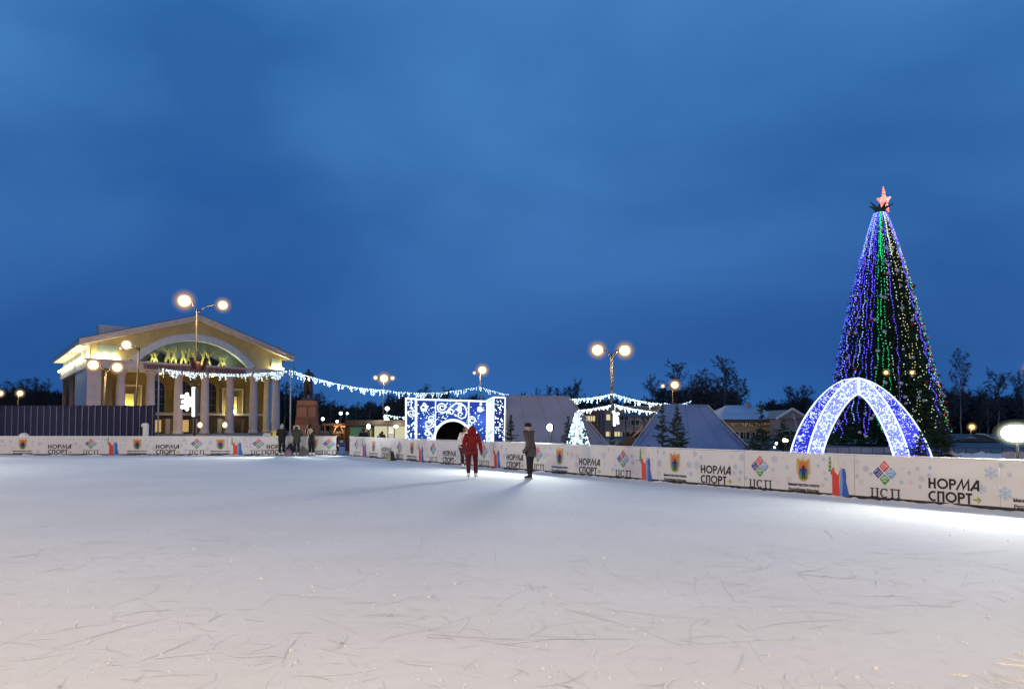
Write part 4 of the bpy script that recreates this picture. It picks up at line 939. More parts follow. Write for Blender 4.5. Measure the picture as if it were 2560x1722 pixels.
# ================================================================== light portal
M_ROPE = glow('white_light_rope', (.72, .86, 1.0), 1.7, 'NONE'); M_ROPEM = glow('white_light_rope_main', (.80, .90, 1.0), 3.0)
M_BULB = glow('ice_white_bulb', (.62, .84, 1.0), 4.5, 'NONE'); M_BB = glow('blue_white_bulb', (.50, .66, 1.0), 3.0, 'NONE')
M_TIN = mat('blue_tinsel', (.006, .03, .16), .5, .6, 14, emis=(.002, .028, .26), estr=.6); M_TIN2 = mat('dark_blue_tinsel', (.01, .015, .12), .5, .6, 14, emis=(.004, .01, .2), estr=.4)
yp = 47.0
def px3(px, py, dy=0): return P(px, py, yp+dy)
r = root('light_portal', 'square blue light portal with white scrollwork and a round dark opening', 'light installation', (Xat(1135, yp), yp, 0))
def slab(nm, m, corners, th_):
    # corners: TL, TR (source px, py, depth offset); vertical faces to the ground
    (ax, ay, ad), (bx, by, bd) = corners
    a, b_ = px3(ax, ay, ad), px3(bx, by, bd); mb = MB()
    mb.hexa([Vector((a.x, a.y, 0)), Vector((b_.x, b_.y, 0)), Vector((b_.x, b_.y+th_, 0)), Vector((a.x, a.y+th_, 0)), a, b_, b_+Vector((0, th_, 0)), a+Vector((0, th_, 0))]); return mb.build(nm, m, r)
slab('left_wing', M_TIN, ((1016, 996, -.5), (1040, 996, -.5)), .3)
slab('right_wing', M_TIN2, ((1236, 995, -1.2), (1262, 996, -1.2)), .3)
slab('wing_return', mat('pale_tinsel', (.3, .4, .6), .5, .5, 9, emis=(.25, .5, .9), estr=.7), ((1217, 1001, .0), (1233, 994, -1.15)), .25)
# main wall with the round opening
cxo, cyo, ro = 1132, 1096, 46
mb = MB(); A_, B_ = px3(1040, 999), px3(1218, 1002); cc = px3(cxo, cyo); rr_ = ro/F*yp; n = 60
for k in range(n):
    u0, u1 = k/n, (k+1)/n; xa, xb = A_.x+(B_.x-A_.x)*u0, A_.x+(B_.x-A_.x)*u1; za, zb = A_.z+(B_.z-A_.z)*u0, A_.z+(B_.z-A_.z)*u1
    def lo(x): d = abs(x-cc.x); return 0.0 if d >= rr_ else cc.z+math.sqrt(rr_**2-d*d)
    mb.hexa([(xa, yp, lo(xa)), (xb, yp, lo(xb)), (xb, yp+.3, lo(xb)), (xa, yp+.3, lo(xa)), (xa, yp, za), (xb, yp, zb), (xb, yp+.3, zb), (xa, yp+.3, za)])
mb.build('scroll_wall', M_TIN, r)
mb = MB(); n = 24; vs = []; 
for k in range(n+1):
    a = math.pi*k/n; vs += [(cc.x+rr_*math.cos(a), yp+.3, max(0, cc.z+rr_*math.sin(a))), (cc.x+rr_*math.cos(a), yp+2.6, max(0, cc.z+rr_*math.sin(a)))]
mb.add(vs, [(2*k, 2*k+1, 2*k+3, 2*k+2) for k in range(n)]); mb.add([(cc.x-rr_*1.3, yp+2.6, 0), (cc.x+rr_*1.3, yp+2.6, 0), (cc.x+rr_*1.3, yp+2.6, cc.z+rr_*1.2), (cc.x-rr_*1.3, yp+2.6, cc.z+rr_*1.2)], [(0, 1, 2, 3)])
mb.build('tunnel', mat('black_cloth', (.006, .006, .006), .9, 0), r)
def rope(pts, rad, d=-.06, nm='light_rope', dy0=0.0, m=None):
    mb = MB(); mb.tube([px3(x, y, d+dy0) for x, y in pts], rad, 6); return mb.build(nm, m or M_ROPE, r, smooth=True)
def spiral(cx, cy, r0, r1, a0, turns, n=30):
    return [(cx+(r0+(r1-r0)*k/n)*math.cos(a0+turns*2*math.pi*k/n), cy+(r0+(r1-r0)*k/n)*math.sin(a0+turns*2*math.pi*k/n)) for k in range(n+1)]
rope([(1015, 996), (1015, 1140)], .055, dy0=-.5); rope([(1040, 996), (1040, 1140)], .075, dy0=-.5); rope([(1013, 996), (1042, 997)], .06, dy0=-.5)
rope([(1042, 998), (1218, 1003)], .055); rope([(1089, 1000), (1088, 1090)], .035); rope([(1172, 1001), (1171, 1072)], .045); rope([(1218, 1002), (1217, 1140)], .06)
rope([(1217, 1001), (1234, 993)], .05, dy0=-.6); rope([(1234, 993), (1232, 1140)], .06, dy0=-1.25); rope([(1234, 993), (1263, 994)], .05, dy0=-1.25); rope([(1263, 994), (1260, 1140)], .04, dy0=-1.25)
rope([(1028, 996), (1028, 1020)], .03, dy0=-.5); rope(spiral(1028, 1033, 11, 2, R(-90), 1.8), .028, dy0=-.5)
rope([(cxo+ro*math.cos(a), cyo-ro*math.sin(a)) for a in [math.pi*(1.10-1.12*k/26) for k in range(27)]], .075)
rope([(1132-48, 1096), (1132-46, 1140)], .14)
rope([(1172, 1062), (1182, 1070), (1190, 1080), (1194, 1096)], .055); rope(spiral(1180, 1050, 10, 3, R(200), 1.4), .035)
# scrollwork
rope(spiral(1105, 1018, 13, 3, R(60), 1.7), .040); rope([(1097, 1028), (1107, 1032), (1118, 1028), (1128, 1016), (1140, 1008), (1152, 1008), (1163, 1016), (1167, 1030), (1163, 1043), (1154, 1046), (1146, 1042), (1146, 1033), (1152, 1030), (1157, 1035)], .045)
rope(spiral(1128, 1030, 8, 3, R(150), 1.2), .035); rope(spiral(1149, 1022, 6, 2, R(90), 1.5), .05); rope([(1136, 1036), (1142, 1040)], .05); rope(spiral(1150, 1012, 4, 2, R(0), 1.2), .035)
rope(spiral(1059, 1019, 9, 3, R(-60), 1.6), .04); rope(spiral(1061, 1010, 4, 2, R(0), 1), .035)
rope(spiral(1079, 1046, 9, 3, R(40), 1.3), .038); rope([(1082, 1034), (1086, 1040)], .03)
rope(spiral(1070, 1058, 10, 3, R(-70), 1.2), .038); rope([(1062, 1066), (1072, 1072), (1082, 1066), (1087, 1056)], .035)
rope(spiral(1068, 1082, 8, 3, R(-100), 1.2), .04); rope([(1062, 1074), (1072, 1076), (1080, 1086), (1081, 1100)], .035); rope(spiral(1073, 1096, 6, 2, R(0), 1.3), .04)
rope(spiral(1200, 1022, 7, 2, R(0), 1.8), .045); rope(spiral(1202, 1010, 3, 1.5, R(0), 1.0), .03)
random.seed(12)
def sprinkle(nm, m, n, fx, rad=(.02, .045), avoid=None):
    mb = MB()
    for i in range(n):
        p = fx(random.random(), random.random())
        if avoid and avoid(p): continue
        mb.octa(p, random.uniform(*rad))
    return mb.build(nm, m, r, kind='stuff')
av = lambda p: (p.x-cc.x)**2+(p.z-cc.z)**2 < (rr_*1.05)**2
sprinkle('light_bulbs', M_BULB, 300, lambda u, v: px3(1042+176*u, 1004+130*v, -.04), (.014, .032), avoid=av)
sprinkle('light_bulbs', M_BULB, 60, lambda u, v: px3(1017+22*u, 1004+130*v, -.55)); sprinkle('light_bulbs', M_BULB, 90, lambda u, v: px3(1237+23*u, 1000+135*v, -1.25), (.018, .038))
sprinkle('light_bulbs', M_BULB, 130, lambda u, v: px3(1218+14*u, 1004+130*v, -.08-1.1*u), (.03, .07))
for q, e in (((1060, 1060), 35), ((1135, 1015), 35), ((1200, 1050), 40)): light('portal_light', 'POINT', px3(*q, -.5), e, (.55, .72, 1.0), r, size=.4)
# ================================================================== light arch (pointed, four faced legs)
ya = 33.0; ap = P(2145, 945, ya)
r = root('light_arch', 'glowing blue and white pointed light arch in front of the decorated tree', 'light installation', (ap.x, ya, 0))
H_OUT = ap.z; H_IN = P(2145, 985, ya).z
M_AW = mat('arch_front_net', (.2, .25, .7), .5, .4, 12, emis=(.12, .17, .82), estr=.75); M_AB = mat('arch_side_net', (.02, .03, .4), .5, .6, 12, emis=(.012, .02, .50), estr=.75)
M_VB = glow('violet_blue_bulb', (.30, .34, 1.0), 3.2, 'NONE'); M_AWB = glow('arch_white_bulb', (.80, .86, 1.0), 3.2, 'NONE')
def outer(t, Rr, Hh):   # t 0 apex .. 1 ground ; pointed bow
    a = t*math.pi/2
    return (Rr*(math.sin(a)**.95)*(1-.0*t), Hh*(1-t)**(.62) if t < 1 else 0)
def bow(Rr, Hh, n=26, pa=1.6, pb=.5):
    q = []
    for k in range(n+1):
        z = Hh*(1-(k/n)**1.35); f = z/Hh
        q.append((Rr*(1-f**pa)**pb if f < 1 else 0.0, z))
    return q
def leg(az, Rr, Ri, o1, i1, pa, pb):
    d = Vector((math.cos(az), math.sin(az), 0)); nrm = Vector((math.sin(az), -math.cos(az), 0))
    if nrm.y > 0: nrm = -nrm
    o_, i_ = bow(Rr, H_OUT, 26, pa, pb), bow(Ri, H_IN, 26, 1.3, .68); n = len(o_); base = Vector((ap.x, ya, 0))
    # front face narrower than the back: trapezoid section
    def pt(q, off, dep): return base+d*(q[0]+off)+nrm*(-dep)+Vector((0, 0, q[1]))
    fo = [pt((o_[k][0]*(1-o1/Rr), o_[k][1]), 0, 0) for k in range(n)]; fi = [pt((i_[k][0]*(1+i1/Ri), i_[k][1]), 0, 0) for k in range(n)]
    bo = [pt(o_[k], 0, .75) for k in range(n)]; bi = [pt(i_[k], 0, .75) for k in range(n)]
    def strip(A_, B_, nm, m):
        mb = MB(); mb.add(A_+B_, [(k, k+1, n+k+1, n+k) for k in range(n-1)]); return mb.build(nm, m, r)
    strip(fo, fi, 'front_net', M_AW); strip(fo, bo, 'outer_net', M_AB); strip(fi, bi, 'inner_net', M_AB); strip(bo, bi, 'back_net', M_AB)
    def tb_(A_, rad, nm='light_rope'): mb = MB(); mb.tube([p+nrm*.03 for p in A_], rad, 6); mb.build(nm, M_ROPE, r, smooth=True)
    tb_(fo, .036); tb_(fi, .032); tb_(bo, .034); tb_(bi, .018)
    random.seed(int(az*100)+7)
    def bulbs(A_, B_, cnt, m, rad, nm, nn):
        mb = MB()
        for i in range(cnt):
            u = random.random()*(n-1.001); k = int(u); f = u-k; v = random.uniform(.06, .94)
            p = A_[k].lerp(A_[k+1], f).lerp(B_[k].lerp(B_[k+1], f), v); mb.octa(p+nn*.025+Vector((0, 0, 0)), random.uniform(*rad))
        mb.build(nm, m, r, kind='stuff')
    bulbs(fo, fi, 170, M_AWB, (.012, .028), 'white_bulbs', nrm); bulbs(fo, fi, 230, M_VB, (.014, .028), 'blue_bulbs', nrm)
    bulbs(fo, bo, 300, M_VB, (.014, .030), 'blue_bulbs', d*.9+Vector((0, 0, .6))); bulbs(fo, bo, 50, M_AWB, (.012, .024), 'white_bulbs', d*.9+Vector((0, 0, .6)))
    bulbs(fi, bi, 170, M_VB, (.016, .03), 'blue_bulbs', -d)
    # outlined stars on the net
    mid = [fo[k].lerp(fi[k], .5) for k in range(n)]; mo = [fo[k].lerp(bo[k], .55) for k in range(n)]
    for (ln, k_, s_, nn) in ((mid, 6, .22, nrm), (mid, 13, .27, nrm), (mid, 16, .20, nrm), (mid, 21, .26, nrm), (mo, 14, .18, nrm), (mo, 20, .24, nrm)):
        c = ln[k_]+nn*.05; e1 = d; e2 = Vector((0, 0, 1)); ph = random.uniform(0, 1)
        q = []
        for j in range(11):
            a = ph+j*math.pi/5; rad = s_*.8 if j % 2 == 0 else s_*.38; q.append(c+e1*math.cos(a)*rad+e2*math.sin(a)*rad)
        mb = MB(); mb.tube(q, .020, 5); mb.build('light_star', M_ROPE, r)
leg(math.pi*1.0, 2.66, 1.28, .46, .36, 1.5, .60); leg(R(-27), 2.70, 1.28, .82, .06, 1.4, .62)
mb = MB(); mb.tube([Vector((ap.x, ya-.06, H_OUT)), Vector((ap.x, ya-.06, H_IN))], .05, 6); mb.build('light_rope', M_ROPE, r)
for dx, z, e in ((-1.6, 1.6, 30), (0, 3.2, 30), (1.7, 1.6, 30)): light('arch_light', 'POINT', (ap.x+dx, ya-1.0, z), e, (.42, .46, 1.0), r, size=.4)
# plain screen fence seen through the arch
yy = 45; xs0, xs1 = Xat(2064, yy), Xat(2238, yy); r = root('screen_fence', 'blue grey screen fence panels seen through the light arch', 'fence', (xs0, yy, 0)); n = 6
for k in range(n):
    a, b_ = xs0+(xs1-xs0)*k/n, xs0+(xs1-xs0)*(k+1)/n; mb = MB(); mb.box(a+.02, b_-.02, yy, yy+.04, 0, Zat(1119, yy)+.01*(k % 3)); mb.build('fence_panel', mat('screen_sheet', (.30, .33, .45), .7, .1, .7), r)
    mb = MB(); mb.tube([(a, yy+.06, 0), (a, yy+.06, Zat(1118, yy))], .03, 6); mb.build('post', M_DPOLE, r)
# ================================================================== conifers
M_NDL = mat('spruce_needles', (.022, .045, .028), .8, .4, 4); M_NDL2 = mat('artificial_needles', (.018, .06, .03), .7, .4, 3); M_BRK = mat('bark', (.09, .075, .065), .9, .3, 4)
def spruce_meshes(h, rad, seed, gaps=.25, levels=None):
    rn = random.Random(seed); tr = MB(); tr.tube([(0, 0, 0), (.02*h*.3, 0, h*.5), (0, 0, h*1.0)], [h*.016, h*.011, h*.003], 6)
    cr = MB(); n = levels or max(14, int(h*12))
    for i in range(n):
        f = (i+.5)/n; z = h*(.06+.92*f**.95); L_ = rad*(1-f)**.85*rn.uniform(.6, 1.1)+.04; m = rn.randint(3, 5) if f < .85 else 3; zc = z
        if rn.random() < gaps*.3: L_ *= .6
        a0 = rn.uniform(0, 6.28)
        for j in range(m):
            if rn.random() < gaps: continue
            a = a0+j*2*math.pi/m+rn.uniform(-.3, .3); d = Vector((math.cos(a), math.sin(a), 0)); s = Vector((-d.y, d.x, 0)); Lj = L_*rn.uniform(.45, 1.15); dr = rn.uniform(-.25, .30); z = zc+rn.uniform(-.06, .06)*h*.5
            def bp(u): return Vector((0, 0, z))+d*Lj*u+Vector((0, 0, -dr*Lj*u+.22*Lj*u*u))
            cr.tube([bp(0), bp(.5), bp(1)], [.010*h*.4, .006*h*.4, .002], 3, cap=False)
            k = max(5, int(Lj*22))
            for q in range(k):
                u = .12+.88*(q+rn.random())/k; w = Lj*.30*(1-u*.65)+.05; c = bp(u)
                for sg in (-1, 1):
                    t = c+s*sg*w*rn.uniform(.6, 1)+d*w*.5+Vector((0, 0, -.25*w*rn.uniform(.3, 1.4))); b_ = .03+.02*rn.random()
                    nn = Vector((0, 0, b_)); cr.add([c-d*b_*.6, c+d*b_*.6, t, c+nn*.8], [(0, 2, 1), (0, 3, 2), (1, 2, 3)])
            # hanging needles below the branch
            for q in range(max(2, k//2)):
                u = rn.uniform(.2, 1); c = bp(u); t = c+Vector((rn.uniform(-.05, .05), rn.uniform(-.05, .05), -rn.uniform(.06, .16))); cr.add([c-s*.02, c+s*.02, t], [(0, 1, 2)])
    return tr, cr
def spruce(label, px, ytop, Y, wpx, seed, group=None, base=None, gaps=.25, name='spruce_tree'):
    b = P(px, 1055, Y); h = Zat(ytop, Y); r = root(name, label, 'conifer tree', (b.x, Y, 0), random.Random(seed).uniform(0, 6), group)
    tr, cr = spruce_meshes(h, wpx/2/F*Y, seed, gaps); tr.build('trunk', M_BRK, r, local=True, smooth=True); cr.build('crown', M_NDL, r, local=True); return r
spruce('thin young spruce between the light portal and the grey tent', 1278, 1036, 40, 62, 1)
spruce('thin young spruce left of the lit cone tree before the grey tent', 1420, 1040, 37, 60, 2)
spruce('young spruce standing in front of the lit cone tree', 1460, 1064, 35, 66, 3, gaps=.4)
spruce('spindly spruce at the left part of the blue grey tent', 1655, 1008, 34, 78, 4, gaps=.4)
spruce('fuller young spruce in front of the blue grey tent', 1692, 1014, 33, 96, 5, gaps=.15)
spruce('sparse spruce with level branches before the yellow house', 1902, 1002, 36, 80, 6, gaps=.35)
spruce('small bushy spruce at the right foot of the blue grey tent', 1880, 1092, 34, 70, 7, gaps=.1)
spruce('dark spruce before the gabled end of the yellow house', 1958, 1048, 45, 90, 8, gaps=.05)
spruce('small dark spruce in front of the right leg of the light arch', 2300, 1075, 27.5, 105, 9, gaps=.2)
spruce('dark spruce behind the right foot of the light arch', 2352, 1030, 40, 120, 10, gaps=.05)
spruce('low dark spruce left of the light arch', 1986, 1085, 36, 60, 12, gaps=.15)
# ================================================================== big decorated tree
yx = 60.0; bx = P(2212, 1055, yx); r = root('christmas_tree', 'huge cone shaped artificial tree with strings of coloured lights and a red star', 'christmas tree', (bx.x, yx, 0))
HT = Zat(530, yx); RB_ = 172/F*yx
def trad(z): 
    f = max(0, 1-z/HT); return (9+144*f**.80)/F*yx
mb = MB(); mb.cyl((bx.x, yx), .45, 0, HT, 10, .08); mb.build('trunk', M_BRK, r)
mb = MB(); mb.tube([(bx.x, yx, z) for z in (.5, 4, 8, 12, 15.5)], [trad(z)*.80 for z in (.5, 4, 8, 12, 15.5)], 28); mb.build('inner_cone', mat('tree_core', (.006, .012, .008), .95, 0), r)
random.seed(31); mb = MB()
for i in range(8200):
    z = HT*(1-math.sqrt(random.random()))*.995+.12; a = random.uniform(0, 2*math.pi)
    tier = (z*2.6) % 1.0; rad = trad(z)*(.86+.14*(1-tier)**1.5)+random.uniform(-.10, .14)
    d = Vector((math.cos(a), math.sin(a), 0)); s = Vector((-d.y, d.x, 0)); c = Vector((bx.x, yx, z))+d*(rad-.32); l = random.uniform(.24, .5)
    t = c+d*l+Vector((0, 0, random.uniform(-.20, .08)))
    w = random.uniform(.05, .11)
    mb.add([c-s*w, c+s*w, t, c+Vector((0, 0, w*1.4)), c-Vector((0, 0, w))], [(0, 2, 1), (0, 3, 2), (1, 2, 3), (0, 1, 4), (0, 4, 2), (1, 2, 4)])
    if i % 2 == 0:
        for sg in (-1, 1):
            e = c.lerp(t, .5)+s*sg*random.uniform(.12, .24)+Vector((0, 0, -.06)); mb.add([c.lerp(t, .3), c.lerp(t, .55), e], [(0, 1, 2)])
mb.build('branch_foliage', M_NDL2, r, kind='stuff')
mb = MB()
for k in range(9):
    a = k*.7; d = Vector((math.cos(a), math.sin(a), 0)); c = Vector((bx.x, yx, HT+.15)); mb.tube([c-Vector((0, 0, .6)), c+d*.35+Vector((0, 0, .1)), c+d*(.55+.2*(k % 3))+Vector((0, 0, .35+.15*(k % 2)))], [.12, .12, .03], 5)
mb.build('top_tuft', M_NDL2, r)
CB = {'b': glow('led_blue', (.08, .06, 1.0), 3.5, 'NONE'), 'v': glow('led_violet', (.13, .08, 1.0), 3.2, 'NONE'), 'g': glow('led_green', (.02, .9, .25), 2.0, 'NONE'), 'y': glow('led_yellow', (1.0, .85, .35), 1.6, 'NONE'),
      'w': glow('led_white', (.75, .95, .85), 1.8, 'NONE'), 'r': glow('led_red', (1.0, .05, .03), 1.3, 'NONE'), 'l': glow('led_light_blue', (.22, .34, 1.0), 3.0, 'NONE'), 'c': glow('led_cyan', (.1, .75, .8), 1.8, 'NONE')}
# angle 270 deg faces the viewer; strings listed left to right
strings = [(184, 'b'), (190, 'l'), (196, 'b'), (202, 'v'), (208, 'b'), (214, 'l'), (220, 'b'), (226, 'v'), (231, 'b'), (238, 'g'), (244, 'g'), (250, 'g'), (255, 'w'), (262, 'v'), (270, 'w'), (277, 'y'), (281, 'y'), (292, 'y'), (299, 'w'), (305, 'v'), (307, 'v'), (316, 'r'), (322, 'y'), (328, 'r'), (331, 'g'), (338, 'w'), (345, 'r'), (352, 'g'), (170, 'b'), (150, 'v'), (130, 'b'), (110, 'g'), (90, 'w'), (70, 'y'), (50, 'r'), (20, 'v')]
for i, (deg, c_) in enumerate(strings):
    a = R(deg); mb = MB(); z = HT-.1; k = 0; sw = random.uniform(0, 6); bottom = random.uniform(.6, 1.6)
    off = {'y': .75, 'w': .6, 'r': .6, 'g': .9}.get(c_, 1)
    while z > bottom:
        aa = a+.022*math.sin(z*.8+sw)+.012*math.sin(z*2.9+sw*2)
        rad = trad(z)*(.97+.03*math.sin(z*5+sw))+.04
        if random.random() < (off if z < HT*.72 else 1) and not (i in (12,) and 9 < z < 10.5): mb.octa((bx.x+rad*math.cos(aa)+random.uniform(-.04, .04), yx+rad*math.sin(aa), z), random.uniform(.026, .050) if c_ in 'bvl' else random.uniform(.022, .044))
        z -= (random.uniform(.10, .20) if c_ in 'bvlg' else random.uniform(.12, .30))*(1+.8*max(0, noise.noise(Vector((z*.7, i*3.1, 0)))*2))
    if i in (1, 5, 10, 14, 19): 
        for q in range(25): zz = HT-.2-q*.14; rad = trad(zz)+.14; aa = a+.03*random.uniform(-1, 1); mb.octa((bx.x+rad*math.cos(aa), yx+rad*math.sin(aa), zz), .05)
    mb.build('light_string', CB[c_], r, kind='stuff')
me = MB().ball((0, 0, 0), .15, 8, 5, .8).mesh('bauble', mat('silver_bauble', (.55, .55, .58), .25, .1, metal=.6), None, True); me2 = MB().ball((0, 0, 0), .14, 8, 5, .8).mesh('bauble', mat('red_bauble', (.30, .02, .02), .3, .1, metal=.3), None, True)
for i in range(110):
    z = .7+(HT-2)*(1-math.sqrt(random.random())); a = R(random.uniform(185, 355)); rad = trad(z)+.10; link('bauble', me if random.random() < .82 else me2, r, (rad*math.cos(a), rad*math.sin(a), z), (0, 0, 0), (random.uniform(.7, 1.3),)*3)
# red star, lit
sx, sz = P(2210, 500, yx).x-bx.x, P(2210, 505, yx).z; Rs = 30/F*yx
mb = MB(); q = []
for j in range(10):
    a = math.pi/2+j*math.pi/5+R(4); rad = Rs*(1.18 if j == 0 else 1) if j % 2 == 0 else Rs*.42; q.append((sx+rad*math.cos(a)*.62, sz+rad*math.sin(a)*1.12))
vs = [(x, -.08, z) for x, z in q]+[(sx, -.28, sz)]+[(x, .08, z) for x, z in q]+[(sx, .28, sz)]
fs = [(j, (j+1) % 10, 10) for j in range(10)]+[(11+(j+1) % 10, 11+j, 21) for j in range(10)]+[(j, 11+j, 11+(j+1) % 10, (j+1) % 10) for j in range(10)]
mb.add(vs, fs); st_ = mb.build('star', glow('red_star_light', (1.0, .22, .20), 1.5, 'NONE'), r, local=True)
mb = MB(); 
for i in range(90):
    j = random.randrange(10); u = random.random()**.7; v = random.random(); a_, b_ = q[j], q[(j+1) % 10]; x = sx+((a_[0]*(1-v)+b_[0]*v)-sx)*u; z = sz+((a_[1]*(1-v)+b_[1]*v)-sz)*u; mb.octa((x, -.1-.2*(1-u), z), .04)
mb.build('star_bulbs', glow('pink_bulb', (1.0, .55, .45), 2.0, 'NONE'), st_, local=True)
mb = MB(); mb.tube([(0, 0, HT-.5), (sx*.5, 0, HT+.4), (sx, .0, sz-Rs*.8)], .05, 6); mb.build('star_stem', M_DPOLE, r, local=True)
for a in (200, 225, 320, 270): light('tree_light', 'POINT', (bx.x+8*math.cos(R(a)), yx+8*math.sin(R(a)), 5), 25, (.3, .3, 1.0) if a < 250 else (.9, 1, .7), r, size=.6)
# ================================================================== small lit cone tree
yc = 38.5; c0 = P(1444, 1055, yc); hc = Zat(1024, yc); r = root('lit_cone_tree', 'small cone tree smothered in white lights in front of the grey tent', 'light installation', (c0.x, yc, 0)); mb = MB(); fr = MB()
random.seed(9); rb = 36/F*yc
for i in range(9): a = i*2*math.pi/9; fr.tube([(c0.x+rb*math.cos(a), yc+rb*math.sin(a), 0), (c0.x, yc, hc)], .012, 4)
fr.build('wire_frame', M_DPOLE, r)
mb = MB(); mb.cyl((c0.x, yc), rb*.93, 0, hc*.98, 16, .05); mb.build('white_netting', mat('white_netting', (.5, .58, .62), .7, .4, 12, emis=(.5, .75, .8), estr=.35), r)
mb = MB()
for i in range(900):
    z = hc*(1-math.sqrt(random.random())); a = random.uniform(0, 6.283); rad = rb*(1-z/hc)*1.02+.05; mb.octa((c0.x+rad*math.cos(a), yc+rad*math.sin(a), z), random.uniform(.018, .038))
mb.build('white_bulbs', M_BULB, r, kind='stuff'); light('cone_light', 'POINT', (c0.x, yc-1.3, 1.2), 40, (.75, .92, 1.0), r, size=.4)
# ================================================================== garlands
random.seed(77)
def garland(label, pts, drop, dens=9.0, rad=.026, taper=None, group='icicle light garlands over the square', gaps=True):
    """pts: list of world points, icicle drops hang below"""
    r = root('light_garland', label, 'light garland', pts[0], 0, group)
    mb = MB(); mb.tube(pts, .012, 4); mb.build('cable', M_DPOLE, r)
    mb = MB(); Ls = [(pts[i+1]-pts[i]).length for i in range(len(pts)-1)]; tot = sum(Ls); n = int(tot*dens)
    for i in range(n):
        s = (i+random.random()*.5)/n*tot; k = 0
        while k < len(Ls)-1 and s > Ls[k]: s -= Ls[k]; k += 1
        p = pts[k].lerp(pts[k+1], s/Ls[k]); f = i/n
        w = .5+.5*math.sin(i*.83+math.sin(i*.37)*2)
        if gaps and random.random() < .08: continue
        dl = drop*(.25+.75*w*random.random()**.6)*(taper(f) if taper else 1); m = max(1, int(dl/.085))
        for j in range(m): mb.octa(p+Vector((random.uniform(-.03, .03), random.uniform(-.02, .02), -j*.085-random.uniform(0, .05))), rad*random.uniform(.7, 1.25))
    mb.build('icicle_bulbs', M_BULB, r, kind='stuff'); return r
def curve(a, b_, sag, n=14):
    q = []
    for k in range(n+1):
        u = k/n; p = Vector(a).lerp(Vector(b_), u); p.z -= sag*4*u*(1-u); q.append(p)
    return q
pA, pB, pC, pD, pE = P(405, 921, 52), P(727, 925, 48), P(958, 974, 60), P(1198, 966, 58), P(1350, 996, 52)
garland('icicle garland hung across the theatre columns', curve(pA, pB, .30), .70, 10, .028)
garland('icicle garland from the thin grey post past the statue to the three headed lamp', curve(pB, pC, .25), .6, 8.5, .029)
garland('icicle garland over the light portal, left of the sodium lamp', curve(pC, pD, .35), .62, 8.5, .030)
garland('short icicle garland thinning out above the grey tent', curve(pD, pE, .15), .5, 8, .026, taper=lambda f: max(.1, 1-1.35*f))
garland('low garland between the lamp pole and the left side of the light portal', curve(P(962, 1036, 60), P(1018, 1042, 60), .05), .4, 12, .035)
garland('upper garland from the grey tent to the big twin headed lamp', curve(P(1422, 996, 56), P(1530, 983, 60), .15), .6, 10, .034)
garland('upper garland from the big twin headed lamp towards the blue grey tent', curve(P(1532, 983, 60), P(1660, 1010, 56), .12), .6, 10, .034)
garland('thin garland running right behind the ridge of the blue grey tent', curve(P(1660, 1006, 58), P(1728, 1001, 60), .22), .35, 10, .032)
garland('lower garland sloping up from the cone tree to the big lamp pole', curve(P(1445, 1026, 50), P(1527, 1012, 60), .05), .38, 10, .034)
garland('lower garland from the big lamp pole down to the blue grey tent', curve(P(1536, 1010, 60), P(1645, 1030, 54), .08), .5, 10, .034)
# garland posts
for px_, pt, Y, lab in ((727, 920, 48, 'thin pale grey post holding the garland beside the monument'), (397, 918, 52, 'thin pale post holding the left end of the garland before the theatre')):
    b = P(px_-1, 1055, Y); r = root('garland_post', lab, 'post', (b.x, Y, 0)); q = P(px_, pt, Y)
    mb = MB(); mb.tube([(b.x, Y, 0), (q.x, Y, q.z)], [.055, .04], 8); mb.build('post_shaft', mat('pale_grey_paint', (.36, .38, .40), .5, .1), r, smooth=True)
    mb = MB(); mb.cyl((b.x, Y), .12, 0, .15, 8); mb.build('post_base', M_DPOLE, r)
    mb = MB(); mb.tube([(q.x, Y, q.z-.05), (q.x+.2, Y, q.z+.08), (q.x+.3, Y, q.z-.15)], .02, 5); mb.build('hook', M_DPOLE, r)
# half snowflake light on the tall lamp pole
ys = 57.7; r = root('snowflake_light', 'white half snowflake light sign mounted on the tall lamp pole', 'light sign', P(487, 1005, ys)); M_SNW = glow('snowflake_white', (.90, .93, 1.0), 3.0)
mb = MB(); mb.tube([P(484, 968, ys), P(484, 1041, ys)], .12, 6); mb.build('sign_spine', M_SNW, r)
cx_, cy_ = 478, 1004
for a in (155, 205, 180, 125, 235):
    l = 25 if a in (155, 205) else 20 if a == 180 else 18; d = (math.cos(R(a)), -math.sin(R(a))); e = (cx_+d[0]*l, cy_+d[1]*l*1.25)
    mb = MB(); mb.tube([P(cx_, cy_, ys), P(e[0], e[1], ys)], .07, 5); mb.ball(P(e[0], e[1], ys), .14, 8, 5); m2 = (cx_+d[0]*l*.6, cy_+d[1]*l*.75); mb.ball(P(m2[0]+d[1]*6, m2[1]+d[0]*6, ys), .14, 8, 5); mb.ball(P(m2[0]-d[1]*6, m2[1]-d[0]*6, ys), .14, 8, 5); mb.build('snowflake_arm', M_SNW, r)
mb = MB(); q = P(486, 1004, ys); mb.box(q.x-.03, q.x+.28, ys-.05, ys+.06, Zat(1042, ys), Zat(970, ys)); mb.build('mounting_frame', mat('pale_frame', (.12, .14, .17), .5, .1), r)
r = root('lit_figure', 'white lit snow figure on the big lamp pole between the tents', 'light sign', P(1538, 1050, 61)); random.seed(2); mb = MB()
for (qx, qy, s) in ((1534, 1030, .11), (1540, 1036, .13), (1545, 1034, .1), (1537, 1041, .12), (1543, 1045, .1), (1536, 1049, .1), (1543, 1051, .12), (1536, 1056, .09), (1545, 1057, .09), (1536, 1062, .09)): mb.ball(P(qx, qy, 61), s*1.15, 8, 5)
mb.build('lit_body', M_SNW, r)
